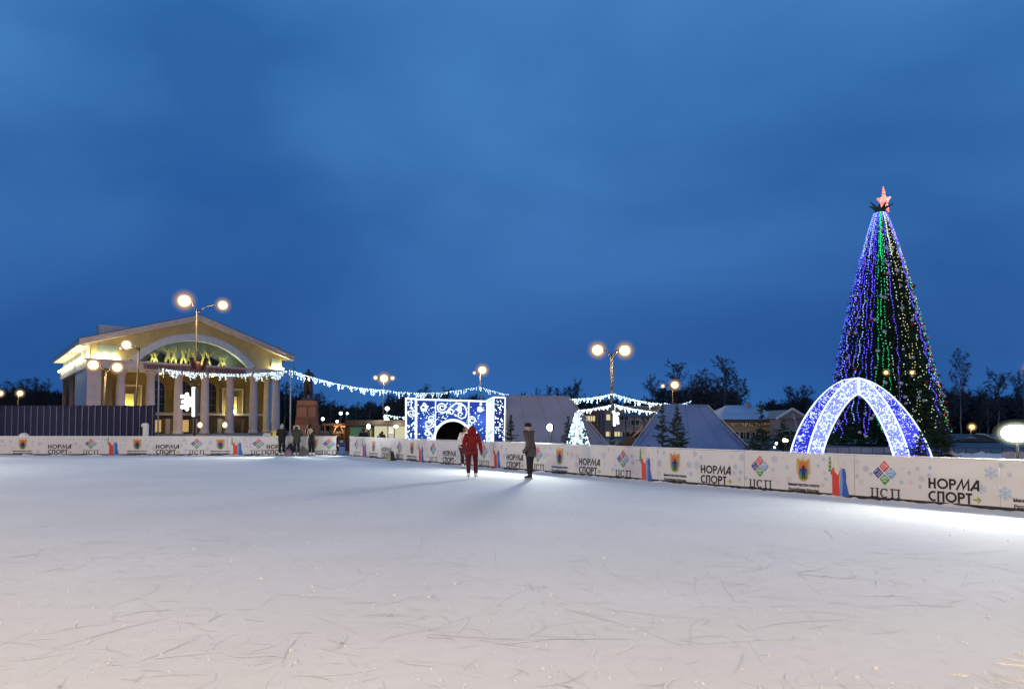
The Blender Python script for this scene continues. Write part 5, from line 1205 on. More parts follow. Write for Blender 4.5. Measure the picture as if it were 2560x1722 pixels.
mb = MB(); mb.box(P(1531, 1050, 61.1).x, P(1546, 1050, 61.1).x, 61.1, 61.15, Zat(1063, 61), Zat(1030, 61)); mb.build('back_plate', mat('pale_frame', (.4, .45, .5)), r)
r = root('lit_pole_figure', 'small white lit figure low on the pole above the kiosk', 'light sign', P(965, 1048, 60)); mb = MB()
for (qx, qy, s) in ((963, 1041, .10), (966, 1046, .13), (964, 1052, .13), (970, 1050, .10), (968, 1056, .08)): mb.ball(P(qx, qy, 60), s*1.2, 8, 5)
mb.build('lit_body', M_SNW, r); mb = MB(); mb.box(P(959, 1050, 60.1).x, P(966, 1050, 60.1).x, 60.1, 60.14, Zat(1057, 60), Zat(1040, 60)); mb.build('back_plate', MATS['pale_frame'], r)
# flag bracket on the tall lamp pole
r = root('flag_pair', 'pair of dark red pennant boards set in a V on the tall lamp pole', 'flags', P(498, 915, 57.6)); M_FLG = mat('dark_red_cloth', (.09, .03, .028), .8, .3, 3); M_CRST = mat('crest', (.4, .2, .1), .6, .3, 6)
for a, b_ in (((478, 893), (485, 922)), ((516, 895), (506, 925))):
    p0, p1 = P(a[0], a[1], 57.5), P(b_[0], b_[1], 57.5); mb = MB(); w = .15
    mb.hexa([p1+Vector((-w, 0, 0)), p1+Vector((w, 0, 0)), p1+Vector((w, .05, 0)), p1+Vector((-w, .05, 0)), p0+Vector((-w*1.1, 0, 0)), p0+Vector((w*1.1, 0, 0)), p0+Vector((w*1.1, .05, 0)), p0+Vector((-w*1.1, .05, 0))]); mb.build('pennant', M_FLG, r)
mb = MB(); mb.ball(P(496, 912, 57.45), .22, 8, 5, 1.2); mb.build('crest', M_CRST, r)
mb = MB(); mb.tube([P(470, 961, 57.6), P(504, 961, 57.6)], .025, 5); mb.build('crossbar', M_POLE, r)
# ================================================================== far buildings
M_WIN = mat('dim_window', (.03, .03, .04), .2, .2); M_WL = glow('lit_window', (1.0, .88, .45), .75, 'NONE'); M_CREAM = mat('cream_wall', (.42, .33, .20), .85, .1, .5); M_GRYW = mat('grey_plaster', (.27, .25, .27), .85, .12, .6); M_RED2 = mat('reddish_wall', (.24, .15, .11), .85, .15, .6)
def wall_building(name, label, Y, px0, px1, ytop, m, depth=10, roof=None):
    x0, x1 = Xat(px0, Y), Xat(px1, Y); z = Zat(ytop, Y); r = root(name, label, 'building', (x0, Y, 0)); mb = MB(); mb.box(x0, x1, Y, Y+depth, 0, z); mb.build('wall', m, r); return r
def window(r, Y, px, py0, py1, w, lit=False, m=None):
    x = Xat(px, Y); z0, z1 = Zat(py1, Y), Zat(py0, Y); mb = MB(); mb.box(x-w/2, x+w/2, Y-.06, Y-.004, z0, z1); wd = mb.build('window', m or (M_WL if lit else M_WIN), r)
    mb = MB(); mb.box(x-w/2-.08, x-w/2, Y-.12, Y-.004, z0-.08, z1+.08); mb.box(x+w/2, x+w/2+.08, Y-.12, Y-.004, z0-.08, z1+.08); mb.box(x-w/2, x+w/2, Y-.12, Y-.004, z1, z1+.1); mb.box(x-w/2, x+w/2, Y-.12, Y-.004, z0-.1, z0); mb.box(x-.04, x+.04, Y-.10, Y-.062, z0, z1)
    if z1-z0 > 1.2: mb.box(x-w/2, x+w/2, Y-.10, Y-.064, z1-.5, z1-.42)
    mb.build('frame', mat('white_frame', (.5, .5, .5), .6, .1), wd)
Yb = 98
r = wall_building('town_building', 'two storey grey building with two lit windows seen between the tents', Yb, 1497, 1655, 1017, M_GRYW)
for px_, l in ((1523, 1), (1543, 1)): window(r, Yb, px_, 1079, 1097, 1.5*.75, l)
for px_ in (1526, 1560, 1588, 1612): window(r, Yb, px_, 1036 if px_ != 1588 else 1050, 1050 if px_ != 1588 else 1063, 1.0, px_ == 1526)
for px_ in (1562, 1590, 1615): window(r, Yb, px_, 1079, 1097, 1.1)
def bx(nm, m, px0, px1, py0, py1, Y, d0, d1, r): 
    mb = MB(); mb.box(Xat(px0, Y), Xat(px1, Y), Y+d0, Y+d1, max(0, Zat(py1, Y)), Zat(py0, Y)); return mb.build(nm, m, r)
bx('cornice', M_GRYW, 1494, 1658, 1014, 1019, Yb, -.5, 0, r)
for px_ in (1502, 1512): bx('pilaster', mat('bluish_plaster', (.22, .23, .30), .8, .1), px_-2, px_+2, 1019, 1137, Yb, -.3, -.004, r)
r = wall_building('town_building', 'reddish brown building with tall drainpipes behind the lit cone tree', Yb-6, 1440, 1496, 1022, M_RED2)
for px_ in (1452, 1476): window(r, Yb-6, px_, 1040, 1052, 1.0, px_ == 1476); window(r, Yb-6, px_, 1078, 1090, 1.0)
for px_ in (1461, 1468, 1481, 1489): bx('drainpipe', M_KD, px_-.5, px_+.5, 1024, 1137, Yb-6, -.2, -.05, r)
Y = 88; r = root('pavilion', 'dark peaked roof of a pavilion before the grey building', 'pavilion', (Xat(1600, Y), Y, 0))
mb = MB(); zt, ze = Zat(1016, Y), Zat(1042, Y); x0, x1, xm_ = Xat(1545, Y), Xat(1650, Y), Xat(1592, Y); mb.add([(x0, Y-2, ze), (x1, Y-2, ze), (x1, Y+4, ze), (x0, Y+4, ze), (xm_, Y+1, zt)], [(0, 1, 4), (1, 2, 4), (2, 3, 4), (3, 0, 4), (3, 2, 1, 0)]); mb.build('roof', M_ROOF, r)
for px_ in (1560, 1580, 1605, 1632): bx('post', M_DPOLE, px_-1, px_+1, 1042, 1137, Y, -1.5, -1.3, r)
bx('back_screen', M_KD, 1575, 1640, 1085, 1137, Y, 3, 3.2, r)
# yellow house with snowy hip roof
Y = 84; r = root('yellow_house', 'long low yellow house with snowy hip roof right of the blue grey tent', 'house', (Xat(1820, Y), Y, 0))
def hx(px): return Xat(px, Y)
mb = MB(); mb.box(hx(1800), hx(1952), Y, Y+9, 0, Zat(1050, Y)); mb.build('wall', M_CREAM, r)
bx('cornice', M_CREAM, 1797, 1954, 1048, 1053, Y, -.4, -.004, r)
mb = MB(); ze = Zat(1048, Y); zr = Zat(1013, Y+4.5); mb.add([(hx(1794), Y-.7, ze), (hx(1957), Y-.7, ze), (hx(1957), Y+10, ze), (hx(1794), Y+10, ze), (hx(1845), Y+4.5, zr), (hx(1918), Y+4.5, zr)], [(0, 1, 5, 4), (1, 2, 5), (2, 3, 4, 5), (3, 0, 4)]); mb.build('roof', mat('snowy_roof', (.42, .50, .62), .8, .15, .5), r)
mb = MB(); mb.box(hx(1794), hx(1957), Y-.75, Y-.5, ze-.22, ze-.02); mb.build('gutter', M_ROOF, r)
bx('chimney', M_GRYW, 1896, 1901, 1003, 1025, Y, 3.5, 4.5, r)
for px_ in (1832, 1864, 1888, 1910, 1932): window(r, Y, px_, 1080, 1108, 1.15)
for px_ in (1847, 1858, 1875, 1898, 1921, 1943): bx('pilaster', mat('pale_trim2', (.50, .42, .32), .8, .1), px_-.9, px_+.9, 1080, 1137, Y, -.16, -.005, r)
Y2 = 80; mb = MB(); mb.box(Xat(1950, Y2), Xat(2006, Y2), Y2, Y2+10, 0, Zat(1046, Y2)); mb.build('wing_wall', mat('pale_wall', (.30, .29, .27), .85, .1), r)
mb = MB(); a, b_, c = Xat(1944, Y2), Xat(2012, Y2), Xat(1978, Y2); mb.add([(a, Y2-.4, Zat(1046, Y2)), (b_, Y2-.4, Zat(1046, Y2)), (c, Y2-.4, Zat(1024, Y2)), (a, Y2+10, Zat(1046, Y2)), (b_, Y2+10, Zat(1046, Y2)), (c, Y2+10, Zat(1024, Y2))], [(0, 1, 2), (0, 2, 5, 3), (1, 4, 5, 2), (3, 5, 4)]); mb.build('gable', mat('pale_wall', (.30, .29, .27)), r)
mb = MB()
for s_ in ((a-.3, c), (b_+.3, c)): mb.tube([(s_[0], Y2-.5, Zat(1047, Y2)), (s_[1], Y2-.5, Zat(1022, Y2))], .14, 5)
mb.build('snowy_verge', MATS['snowcap'], r)
window(r, Y2, 1974, 1078, 1110, 1.4)
garland('faint yellow garland along the eaves of the yellow house', [Vector((hx(1820), Y-.8, ze-.35)), Vector((hx(1880), Y-.8, ze-.4)), Vector((hx(1952), Y-.8, ze-.4))], .5, 4, .03)
M_FG = glow('faint_yellow_bulb', (1.0, .85, .5), .8, 'NONE'); bpy.data.objects['light_garland.010'].children[1].data.materials[0] = M_FG
# lit lanterns in the shrubs
Y = 42
for k, (px_, py_, c_, s_) in enumerate(((1961, 1100, 'y', .11), (1967, 1101, 'y', .08), (1941, 1108, 'w', .07), (1936, 1118, 'w', .05))):
    q = P(px_, py_, Y); r = root('garden_lantern', ['larger yellow lantern glowing in the shrubs left of the light arch', 'smaller yellow lantern right beside the larger one in the shrubs', 'white lantern in the shrubs left of the yellow lanterns', 'lowest tiny white lantern in the shrubs'][k], 'lantern', (q.x, Y, 0))
    mb = MB(); mb.tube([(q.x, Y, 0), (q.x, Y, q.z)], .02, 5); mb.build('stem', M_DPOLE, r); mb = MB(); mb.ball(q, s_, 8, 5); mb.build('lantern_glass', glow('lantern_yellow', (1, .95, .5), 4, 'NONE') if c_ == 'y' else M_WSM, r)
b = P(1990, 1055, 60); r = root('flag_pole', 'thin pale leaning pole left of the light arch', 'pole', (b.x+.4, 60, 0)); mb = MB(); mb.tube([(b.x+.4, 60, 0), P(1982, 1032, 60)], .04, 6); mb.build('pole_shaft', mat('pale_grey_paint', (.36, .38, .40)), r)
# dark cabin at right, snow bank, wire fence
Y = 68; r = root('cabin', 'low dark cabin with strips of snow on its roof at the right', 'cabin', (Xat(2440, Y), Y, 0))
bx('wall', mat('cabin_wall', (.05, .04, .04), .8, .2), 2392, 2498, 1100, 1140, Y, 0, 5, r)
mb = MB(); mb.prism([(Xat(2380, Y), Zat(1104, Y)), (Xat(2510, Y), Zat(1104, Y)), (Xat(2470, Y), Zat(1088, Y)), (Xat(2428, Y), Zat(1085, Y))], Y-.6, Y+5.5); mb.build('roof', M_ROOF, r)
mb = MB(); mb.tube([P(2440, 1084, Y-.7), P(2462, 1086, Y-.7), P(2480, 1094, Y-.7), P(2500, 1098, Y-.7)], [.06, .13, .09, .1], 6, flat=.5); mb.build('roof_snow', MATS['snowcap'], r, smooth=True)
mb = MB(); mb.tube([P(2412, 1096, Y-.7), P(2428, 1093, Y-.7), P(2445, 1096, Y-.7)], [.02, .1, .02], 6, flat=.5); mb.build('roof_snow', MATS['snowcap'], r, smooth=True)
bx('door', mat('pale_door', (.20, .24, .24), .7, .1), 2480, 2497, 1101, 1128, Y, -.1, -.01, r)
mb = MB(); Y = 40; n = 40; vs = []; fs = []
for k in range(n+1):
    x = Xat(2370+k*6, Y); h = .0+.25*noise.noise(Vector((k*.35, 1, 4)))+.2*noise.noise(Vector((k*1.1, 2, 4))); h = max(.02, h+.16); vs += [(x, Y-.9, -.01), (x, Y, h), (x, Y+1.5, -.01)]
for k in range(n): q = 3*k; fs += [(q, q+3, q+4, q+1), (q+1, q+4, q+5, q+2)]
mb.add(vs, fs); mb.build('snow_bank', MATS['snowcap'], smooth=True, label='lumpy snow bank behind the boards at the right', cat='snow bank', kind='stuff')
Y = 43; r = root('mesh_fence', 'dark wire fence in front of the snow bank at the right', 'fence', (Xat(2380, Y), Y, 0))
for k, px_ in enumerate(range(2384, 2620, 30)):
    mb = MB(); mb.tube([(Xat(px_, Y), Y, 0), (Xat(px_, Y), Y, Zat(1118, Y))], .03, 6); mb.build('post', M_DPOLE, r)
for py_ in (1120, 1131): mb = MB(); mb.tube([P(2380, py_, Y), P(2620, py_, Y)], .014, 4); mb.build('wire', M_DPOLE, r)
for px_ in (2520, 2556):
    bx('notice_board', mat('pale_notice', (.30, .30, .38), .8, .2, 6), px_-15, px_+15, 1129, 1150, 36, 0, .05, r)
# ================================================================== bare trees and far woods
M_TWG = mat('bare_twigs', (.075, .07, .075), .9, .2, 2); M_BIR = mat('birch_bark', (.30, .27, .26), .8, .4, 5); M_DRK = mat('dark_woods', (.04, .045, .05), .95, .3, .5)
def bare_tree(h, rad, seed, kind='round', twigs=2200, wtw=.05):
    rn = random.Random(seed); tr = MB(); cr = MB(); tips = []
    hb = h*(.95 if kind == 'birch' else .62); pts = [Vector((0, 0, 0))]
    for k in range(1, 7): pts.append(Vector((noise.noise(Vector((k*.5, seed, 0)))*h*.04, noise.noise(Vector((k*.5, 0, seed)))*h*.04, hb*k/6)))
    tr.tube(pts, [h*.014*(1-.13*k) for k in range(7)], 6)
    nb = 26 if kind == 'birch' else 22
    for i in range(nb):
        f = .22+.78*(i/nb) if kind == 'birch' else .30+.70*(i/nb); k = min(5, int(f*6)); o = pts[k].lerp(pts[k+1], f*6-k) if k < 6 else pts[6]
        a = rn.uniform(0, 6.28); d = Vector((math.cos(a), math.sin(a), 0))
        if kind == 'birch': l = rad*1.15*math.sin(math.pi*min(1, .18+.8*(1-f)))**.7*rn.uniform(.7, 1.1)+.15*rad; up = rn.uniform(.9, 1.6)
        else: l = rad*rn.uniform(.7, 1.15)*(1-.35*abs(f-.6)); up = rn.uniform(.25, 1.1)+f*.8
        p1 = o+d*l*.45+Vector((0, 0, l*up*.45)); p2 = o+d*l*.85+Vector((0, 0, l*up*.75)); 
        cr.tube([o, p1, p2], [h*.0055, h*.0035, h*.0015], 3, cap=False)
        for q in range(9):
            u = rn.uniform(.25, 1); c = o.lerp(p1, u*2) if u < .5 else p1.lerp(p2, u*2-1); dd = Vector((rn.gauss(0, 1), rn.gauss(0, 1), rn.gauss(.35, .7))).normalized(); ll = l*rn.uniform(.25, .55); e = c+dd*ll
            cr.tube([c, c.lerp(e, .5)+Vector((0, 0, ll*.08)), e], [h*.0022, h*.0016, h*.0008], 3, cap=False); tips.append((c, e))
    for i in range(twigs):
        c, e = tips[rn.randrange(len(tips))]; s = c.lerp(e, rn.uniform(.2, 1)); dd = Vector((rn.gauss(0, 1), rn.gauss(0, 1), rn.gauss(-.5 if kind == 'birch' else .4, .7))).normalized(); l = rad*rn.uniform(.10, .30); t = s+dd*l; w = dd.orthogonal().normalized()*wtw*.5
        cr.add([s-w, s+w, t], [(0, 1, 2)])
    tm = tr.mesh('trunk', M_BIR if kind == 'birch' else M_BRK, None, True); cm = cr.mesh('crown', M_TWG); zs = sorted(v.co.z for v in cm.vertices); zmax = zs[int(len(zs)*.997)]; return tm, cm, zmax
protos = {}
def tree(kind, v, label, px, ytop, wpx, Y, group=None, cat='bare tree'):
    key = (kind, v)
    if key not in protos: protos[key] = bare_tree(12, {'birch': 2.1, 'round': 4.0}[kind], v*17+3, kind, 3000 if kind == 'birch' else 4200, .07)
    tm, cm, zm = protos[key]; h = Zat(ytop, Y); w = wpx/2/F*Y
    s = h/zm; sw = w/({'birch': 2.3, 'round': 4.4}[kind])
    b = P(px, 1055, Y); r = root('birch_tree' if kind == 'birch' else 'bare_tree', label, cat, (b.x, Y, 0), random.Random(px).uniform(0, 6), group); r.scale = (sw, sw, s); W[r.name] = W[r.name] @ Matrix.Diagonal((sw, sw, s, 1))
    link('trunk', tm, r); link('crown', cm, r); return r
gt = 'bare trees behind the square'
tl = [('round', 0, 'broad bare tree at the far left edge', 20, 956, 110, 150), ('round', 1, 'rounded bare tree rising highest behind the blue fence', 78, 944, 100, 150), ('round', 2, 'lower bare tree touching the theatre at its left', 125, 968, 70, 150),
      ('birch', 0, 'narrow bare tree just right of the theatre', 712, 955, 44, 140), ('birch', 1, 'bare tree directly behind the statue', 752, 958, 50, 140), ('birch', 2, 'bare tree right of the statue', 796, 978, 46, 140), ('birch', 0, 'narrow tree between statue and three headed lamp, left one', 826, 1000, 34, 140),
      ('birch', 1, 'pointed tree above the teal kiosk', 888, 1004, 30, 140), ('birch', 2, 'pointed tree left of the three headed lamp', 925, 1000, 34, 140), ('round', 1, 'broad tree right of the three headed lamp', 998, 978, 80, 130), ('birch', 1, 'tree over the left wing of the light portal', 1058, 960, 46, 130), ('round', 2, 'tree over the centre of the light portal', 1108, 968, 70, 130),
      ('round', 0, 'low tree above the right part of the portal', 1170, 985, 60, 130), ('birch', 0, 'small pointed tree over the grey tent', 1345, 968, 18, 130), ('birch', 2, 'pointed tree above the ridge of the grey tent', 1375, 960, 26, 130), ('round', 1, 'low bush like tree over the grey tent', 1404, 968, 50, 130), ('round', 2, 'bare tree over the right end of the grey tent', 1437, 948, 52, 130),
      ('birch', 1, 'slender bare tree left of the sodium lamp by the birches', 1631, 936, 44, 120), ('birch', 2, 'tall dense birch just behind the sodium lamp', 1695, 897, 66, 118), ('round', 0, 'wide dark bare tree between the two tall birches', 1762, 922, 100, 120), ('birch', 0, 'tallest birch right of the wide dark tree', 1814, 889, 58, 114), ('birch', 1, 'birch leaning out over the yellow house', 1846, 930, 60, 114), ('round', 2, 'low dark tree behind the blue grey tent', 1720, 960, 120, 118), ('round', 1, 'dark undergrowth tree left of the yellow house', 1805, 975, 100, 116),
      ('round', 1, 'rounded bare tree between the yellow house and the light arch', 1995, 963, 95, 120), ('round', 0, 'low bare tree above the snowy hip roof', 1940, 1000, 60, 122),
      ('birch', 0, 'tall birch standing alone right of the decorated tree', 2403, 872, 52, 95), ('round', 0, 'low bare tree touching the decorated tree at its right', 2372, 955, 60, 100), ('birch', 2, 'bare tree with forked top near the right edge', 2498, 922, 60, 95), ('round', 2, 'lower tree between the two right birches', 2450, 965, 70, 98), ('round', 1, 'bare tree at the right edge of the photo', 2556, 925, 60, 98), ('birch', 1, 'thin birch behind the dark cabin', 2470, 985, 36, 90)]
for kind, v, lab, px_, yt_, w_, Y_ in tl: tree(kind, v, lab, px_, yt_, w_, Y_, gt)
# continuous dark woods far behind: many small ragged tufts
def woods(label, spans, Y, seed, n):
    rn = random.Random(seed); mb = MB()
    for (p0, p1, y0, y1) in spans:
        for i in range(int(n*(p1-p0)/100)):
            px_ = rn.uniform(p0, p1); f = (px_-p0)/(p1-p0); top = y0+(y1-y0)*f+14*noise.noise(Vector((px_*.035, seed, 0)))+8*noise.noise(Vector((px_*.12, seed, 3))); yy = Y+rn.uniform(-3, 3); zt = Zat(top, yy); z = zt*rn.random()**.55
            x = Xat(px_, yy); d = Vector((rn.gauss(0, 1), rn.gauss(0, 1), rn.gauss(.6, .8))).normalized(); l = rn.uniform(.7, 1.9); w = d.orthogonal().normalized()*rn.uniform(.10, .30); c = Vector((x, yy, z))
            mb.add([c-w, c+w, c+d*l], [(0, 1, 2)])
        k = 0
        xx = p0
        while xx < p1:
            f = (xx-p0)/(p1-p0); top = y0+(y1-y0)*f+14*noise.noise(Vector((xx*.035, seed, 0))); a = P(xx, 1055, Y+4); b2 = P(xx+6, 1055, Y+4); zt = Zat(top+9, Y+4)
            mb.box(a.x, b2.x, Y+3.4, Y+4.2, 0, zt*(.80+.15*noise.noise(Vector((xx*.2, 1, seed))))); xx += 6
    mb.build('distant_woods', M_DRK, label=label, cat='woods', kind='stuff')
woods('dark band of woods behind the fence at the far left', [(-120, 172, 975, 985)], 165, 1, 900)
woods('dark woods behind the monument, the kiosks and the portal', [(690, 800, 985, 1008), (800, 960, 1020, 1022), (960, 1300, 1002, 1005)], 160, 2, 900)
woods('dark woods behind the tents and the yellow house', [(1300, 1640, 1000, 1010), (1640, 1850, 975, 985), (1850, 2080, 1022, 1000)], 150, 3, 800)
woods('dark woods at the right behind the cabin', [(2300, 2380, 1000, 985), (2380, 2640, 990, 1010)], 120, 4, 900)
# ================================================================== people
def cloth(name, c, **k): return mat(name, c, .85, .18, 5, bump=.5, bscale=9, **k)
M_SKIN = mat('skin', (.50, .30, .22), .6, .05); M_EYE = mat('eye_dark', (.02, .02, .02), .3, 0); M_SKATE = mat('white_skate', (.72, .72, .72), .5, .08, 8); M_BLADE = mat('skate_blade', (.5, .52, .55), .25, .1, metal=.9); M_BSK = mat('black_skate', (.025, .025, .03), .45, .1)
def hand_chain(V, E, Rr, wi, w, pd, side, h, curl=.35):
    """five fingers rooted in a palm that continues from wrist vertex wi"""
    pd = Vector(pd).normalized(); sdv = Vector(side).normalized(); up = pd.cross(sdv).normalized()
    b = len(V); palm = w+pd*.045*h; V.append(palm); E.append((wi, b)); Rr.append((.024*h, .014*h))
    for k, (o, l) in enumerate(((-.020, .034), (-.007, .043), (.007, .040), (.020, .031))):
        p0 = palm+sdv*o*h+pd*.012*h; p1 = p0+(pd+up*curl*.4).normalized()*l*h*.55; p2 = p1+(pd+up*curl*1.6).normalized()*l*h*.5
        n = len(V); V += [p0, p1, p2]; E += [(b, n), (n, n+1), (n+1, n+2)]; Rr += [.0075*h, .0068*h, .0055*h]
    p0 = w+pd*.018*h+sdv*.022*h; p1 = p0+(pd*.6+sdv*.8).normalized()*.030*h; p2 = p1+(pd+sdv*.2).normalized()*.022*h
    n = len(V); V += [p0, p1, p2]; E += [(wi, n), (n, n+1), (n+1, n+2)]; Rr += [.009*h, .008*h, .006*h]
def person(label, px, pyfeet, H, yaw, Y=None, pose=None, jacket=('jacket', (.1, .1, .1)), jl=.40, jw=1.0, trousers=(.03, .03, .03), shoes='white', hat=None, hood=None, hair=None, gloves=None, lean=(0, 0), group=None, skates=True, flare=1.0, sit=0.0):
    g = G(px, pyfeet) if Y is None else Vector((Xat(px, Y), Y, 0))
    g = Vector((g.x, g.y, 0)); r = root('person', label, 'person', g, yaw, group); lx, ly = lean
    foot = .045 if skates else 0.0
    J = dict(pelvis=(0, 0, .52), spine=(lx*.3, ly*.3, .64), chest=(lx*.7, ly*.7, .75), neck=(lx, ly, .835), head=(lx*1.1, ly*1.1-.012, .885), top=(lx*1.15, ly*1.15-.008, .935),
             shL=(.105+lx*.9, ly*.9, .80), elL=(.15+lx*.7, ly*.6+.01, .655), wrL=(.165+lx*.4, ly*.4-.03, .525), shR=(-.105+lx*.9, ly*.9, .80), elR=(-.15+lx*.7, ly*.6+.01, .655), wrR=(-.165+lx*.4, ly*.4-.03, .525),
             hipL=(.052, 0, .50), knL=(.060, -.012, .285), anL=(.065, .01, .055), hipR=(-.052, 0, .50), knR=(-.060, -.012, .285), anR=(-.065, .01, .055))
    if pose: J.update(pose)
    J = {k: Vector(v)*H for k, v in J.items()}
    for k in J: J[k].z += foot
    h = H
    # body: one continuous skinned mesh with hands, nose and ears
    names = ['pelvis', 'spine', 'chest', 'neck', 'head', 'top', 'shL', 'elL', 'wrL', 'shR', 'elR', 'wrR', 'hipL', 'knL', 'anL', 'hipR', 'knR', 'anR']; V = [J[n] for n in names]; ix = {n: i for i, n in enumerate(names)}
    E = [(0, 1), (1, 2), (2, 3), (3, 4), (4, 5), (2, 6), (6, 7), (7, 8), (2, 9), (9, 10), (10, 11), (0, 12), (12, 13), (13, 14), (0, 15), (15, 16), (16, 17)]
    Rr = [q*h for q in (.075, .07, .08, .034, .050, .044, .038, .026, .018, .038, .026, .018, .055, .036, .024, .055, .036, .024)]
    for s_, nm in ((1, 'L'), (-1, 'R')):
        hand_chain(V, E, Rr, ix['wr'+nm], J['wr'+nm], J['wr'+nm]-J['el'+nm]+Vector((0, 0, -.04)), (0, -1, 0), h)
        n = len(V); V.append(J['head']+Vector((s_*.052*h, 0, 0))); E.append((4, n)); Rr.append(.010*h)
        n = len(V); f_ = J['an'+nm]+Vector((0, -.055*h, -.030*h)); V.append(f_); E.append((ix['an'+nm], n)); Rr.append(.018*h)
    n = len(V); V.append(J['head']+Vector((0, -.055*h, .0))); E.append((4, n)); Rr.append(.010*h)
    me = skin_mesh(V, E, Rr, 1); me.materials.append(M_SKIN); link('body', me, r)
    for s_ in (-1, 1): mb = MB(); mb.ball(J['head']+Vector((s_*.018*h, -.047*h, .012*h)), .006*h, 6, 4); mb.build('eye', M_EYE, r, local=True)
    mb = MB(); mb.tube([J['head']+Vector((-.014*h, -.049*h, -.022*h)), J['head']+Vector((.014*h, -.049*h, -.022*h))], .003*h, 4); mb.build('mouth', mat('lips', (.35, .12, .10), .5, 0), r, local=True)
    # jacket: lofted torso and tapered sleeves
    jm = cloth(*jacket); hem = .52-(jl-.32)+0.0
    hemp = J['pelvis'].lerp(J['spine'], 0)*1; 
    def tp(z):   # spine centre at relative height z
        pts = [('pelvis', .52), ('spine', .64), ('chest', .75), ('neck', .835)]
        if z <= .52: p = J['pelvis'].copy(); p.z = z*H+foot; return p
        for (a, za), (b_, zb) in zip(pts[:-1], pts[1:]):
            if z <= zb: return J[a].lerp(J[b_], (z-za)/(zb-za))
        return J['neck']
    zs = [hem, hem+.02, .50, .56, .64, .70, .76, .80, .825, .845]; wx = [.105*flare, .112*flare, .112*(1+(flare-1)*.5), .108, .104, .108, .112, .098, .062, .042]; wy = [.072*flare, .078*flare, .080, .076, .070, .072, .070, .060, .046, .040]
    zs = [z for z in zs]; order = sorted(range(len(zs)), key=lambda i: zs[i]); mb = MB()
    pts = [tp(zs[i]) for i in order]; rr = [(wx[i]*h*jw, wy[i]*h*jw) for i in order]
    n = 16; base = 0; vs = []; fs = []
    for i, p in enumerate(pts):
        for j in range(n):
            a = 2*math.pi*j/n; fold = 1+.035*math.sin(a*5+i*.9)*(1 if i < 5 else .3); vs.append((p.x+math.cos(a)*rr[i][0]*fold, p.y+math.sin(a)*rr[i][1]*fold, p.z+.004*h*math.sin(a*3+i)))
    for i in range(len(pts)-1):
        for j in range(n): fs.append((i*n+j, i*n+(j+1) % n, (i+1)*n+(j+1) % n, (i+1)*n+j))
    fs.append(tuple(range(n))[::-1]); fs.append(tuple((len(pts)-1)*n+j for j in range(n))); mb.add(vs, fs)
    for nm in 'LR':
        s0, e0, w0 = J['sh'+nm], J['el'+nm], J['wr'+nm]; inn = s0.lerp(J['chest'], .45)+Vector((0, 0, .01*h))
        mb.tube([inn, s0, s0.lerp(e0, .5), e0, e0.lerp(w0, .5), w0, w0.lerp(e0, -.06)], [q*h*jw for q in (.045, .050, .046, .041, .038, .032, .026)], 12)
    mb.build('jacket', jm, r, local=True, smooth=True)
    # trousers
    tm = cloth('trousers_%d' % int(sum(trousers)*10000), trousers); mb = MB(); 
    for nm in 'LR':
        hp, kn, an = J['hip'+nm], J['kn'+nm], J['an'+nm]; mb.tube([hp+Vector((0, 0, .05*h)), hp, hp.lerp(kn, .5), kn, kn.lerp(an, .5), an.lerp(kn, .12)], [q*h for q in (.058, .062, .054, .044, .040, .034)], 12)
    mb.ball(J['pelvis'], .088*h, 12, 7, .75); mb.build('trousers', tm, r, local=True, smooth=True)
    sm = {'white': M_SKATE, 'black': M_BSK}[shoes]
    for nm in 'LR':
        an = J['an'+nm]; kn = J['kn'+nm]; mb = MB(); mb.tube([an.lerp(kn, .30), an+Vector((0, .004, 0)), an+Vector((0, .0, -.022*h))], [.030*h, .030*h, .034*h], 10)
        mb.tube([an+Vector((0, .03*h, -.026*h)), an+Vector((0, -.03*h, -.026*h)), an+Vector((0, -.085*h, -.034*h)), an+Vector((0, -.105*h, -.036*h))], [.026*h, .027*h, .022*h, .010*h], 10, flat=.8); bt = mb.build('skate_boot' if skates else 'boot', sm, r, local=True, smooth=True)
        if skates:
            mb = MB(); zb = an.z-.055*h; mb.prism([(0, 0)]*0 or [(-.002, zb-.018*h), (.002, zb-.018*h), (.002, zb+.004*h), (-.002, zb+.004*h)], -.1*h, .045*h); mb.v = [(x+an.x, y+an.y, z) for x, y, z in mb.v]
            for yy in (-.06*h, .02*h): mb.cbox((an.x, an.y+yy, zb+.008*h), (.012*h, .02*h, .022*h))
            mb.build('blade', M_BLADE, bt, local=True)
    if gloves:
        mb = MB()
        for nm in 'LR': w0, e0 = J['wr'+nm], J['el'+nm]; d = (w0-e0).normalized()+Vector((0, 0, -.2)); mb.tube([w0-d*.01*h, w0+d*.02*h, w0+d*.055*h, w0+d*.085*h], [.022*h, .026*h, .026*h, .014*h], 8, flat=.75); mb.tube([w0+d*.02*h+Vector((0, -.02*h, 0)), w0+d*.055*h+Vector((0, -.042*h, 0))], [.011*h, .008*h], 6)
        mb.build('glove', cloth('glove_%d' % int(sum(gloves)*10000), gloves), r, local=True, smooth=True)
    hd = J['head']; tp_ = J['top']
    if hair: mb = MB(); mb.ball(hd.lerp(tp_, .35)+Vector((0, .014*h, .004*h)), .064*h, 12, 8, 1.12); mb.build('hair', mat('hair_%d' % int(sum(hair)*1000), hair, .6, .2, 20), r, local=True, smooth=True)
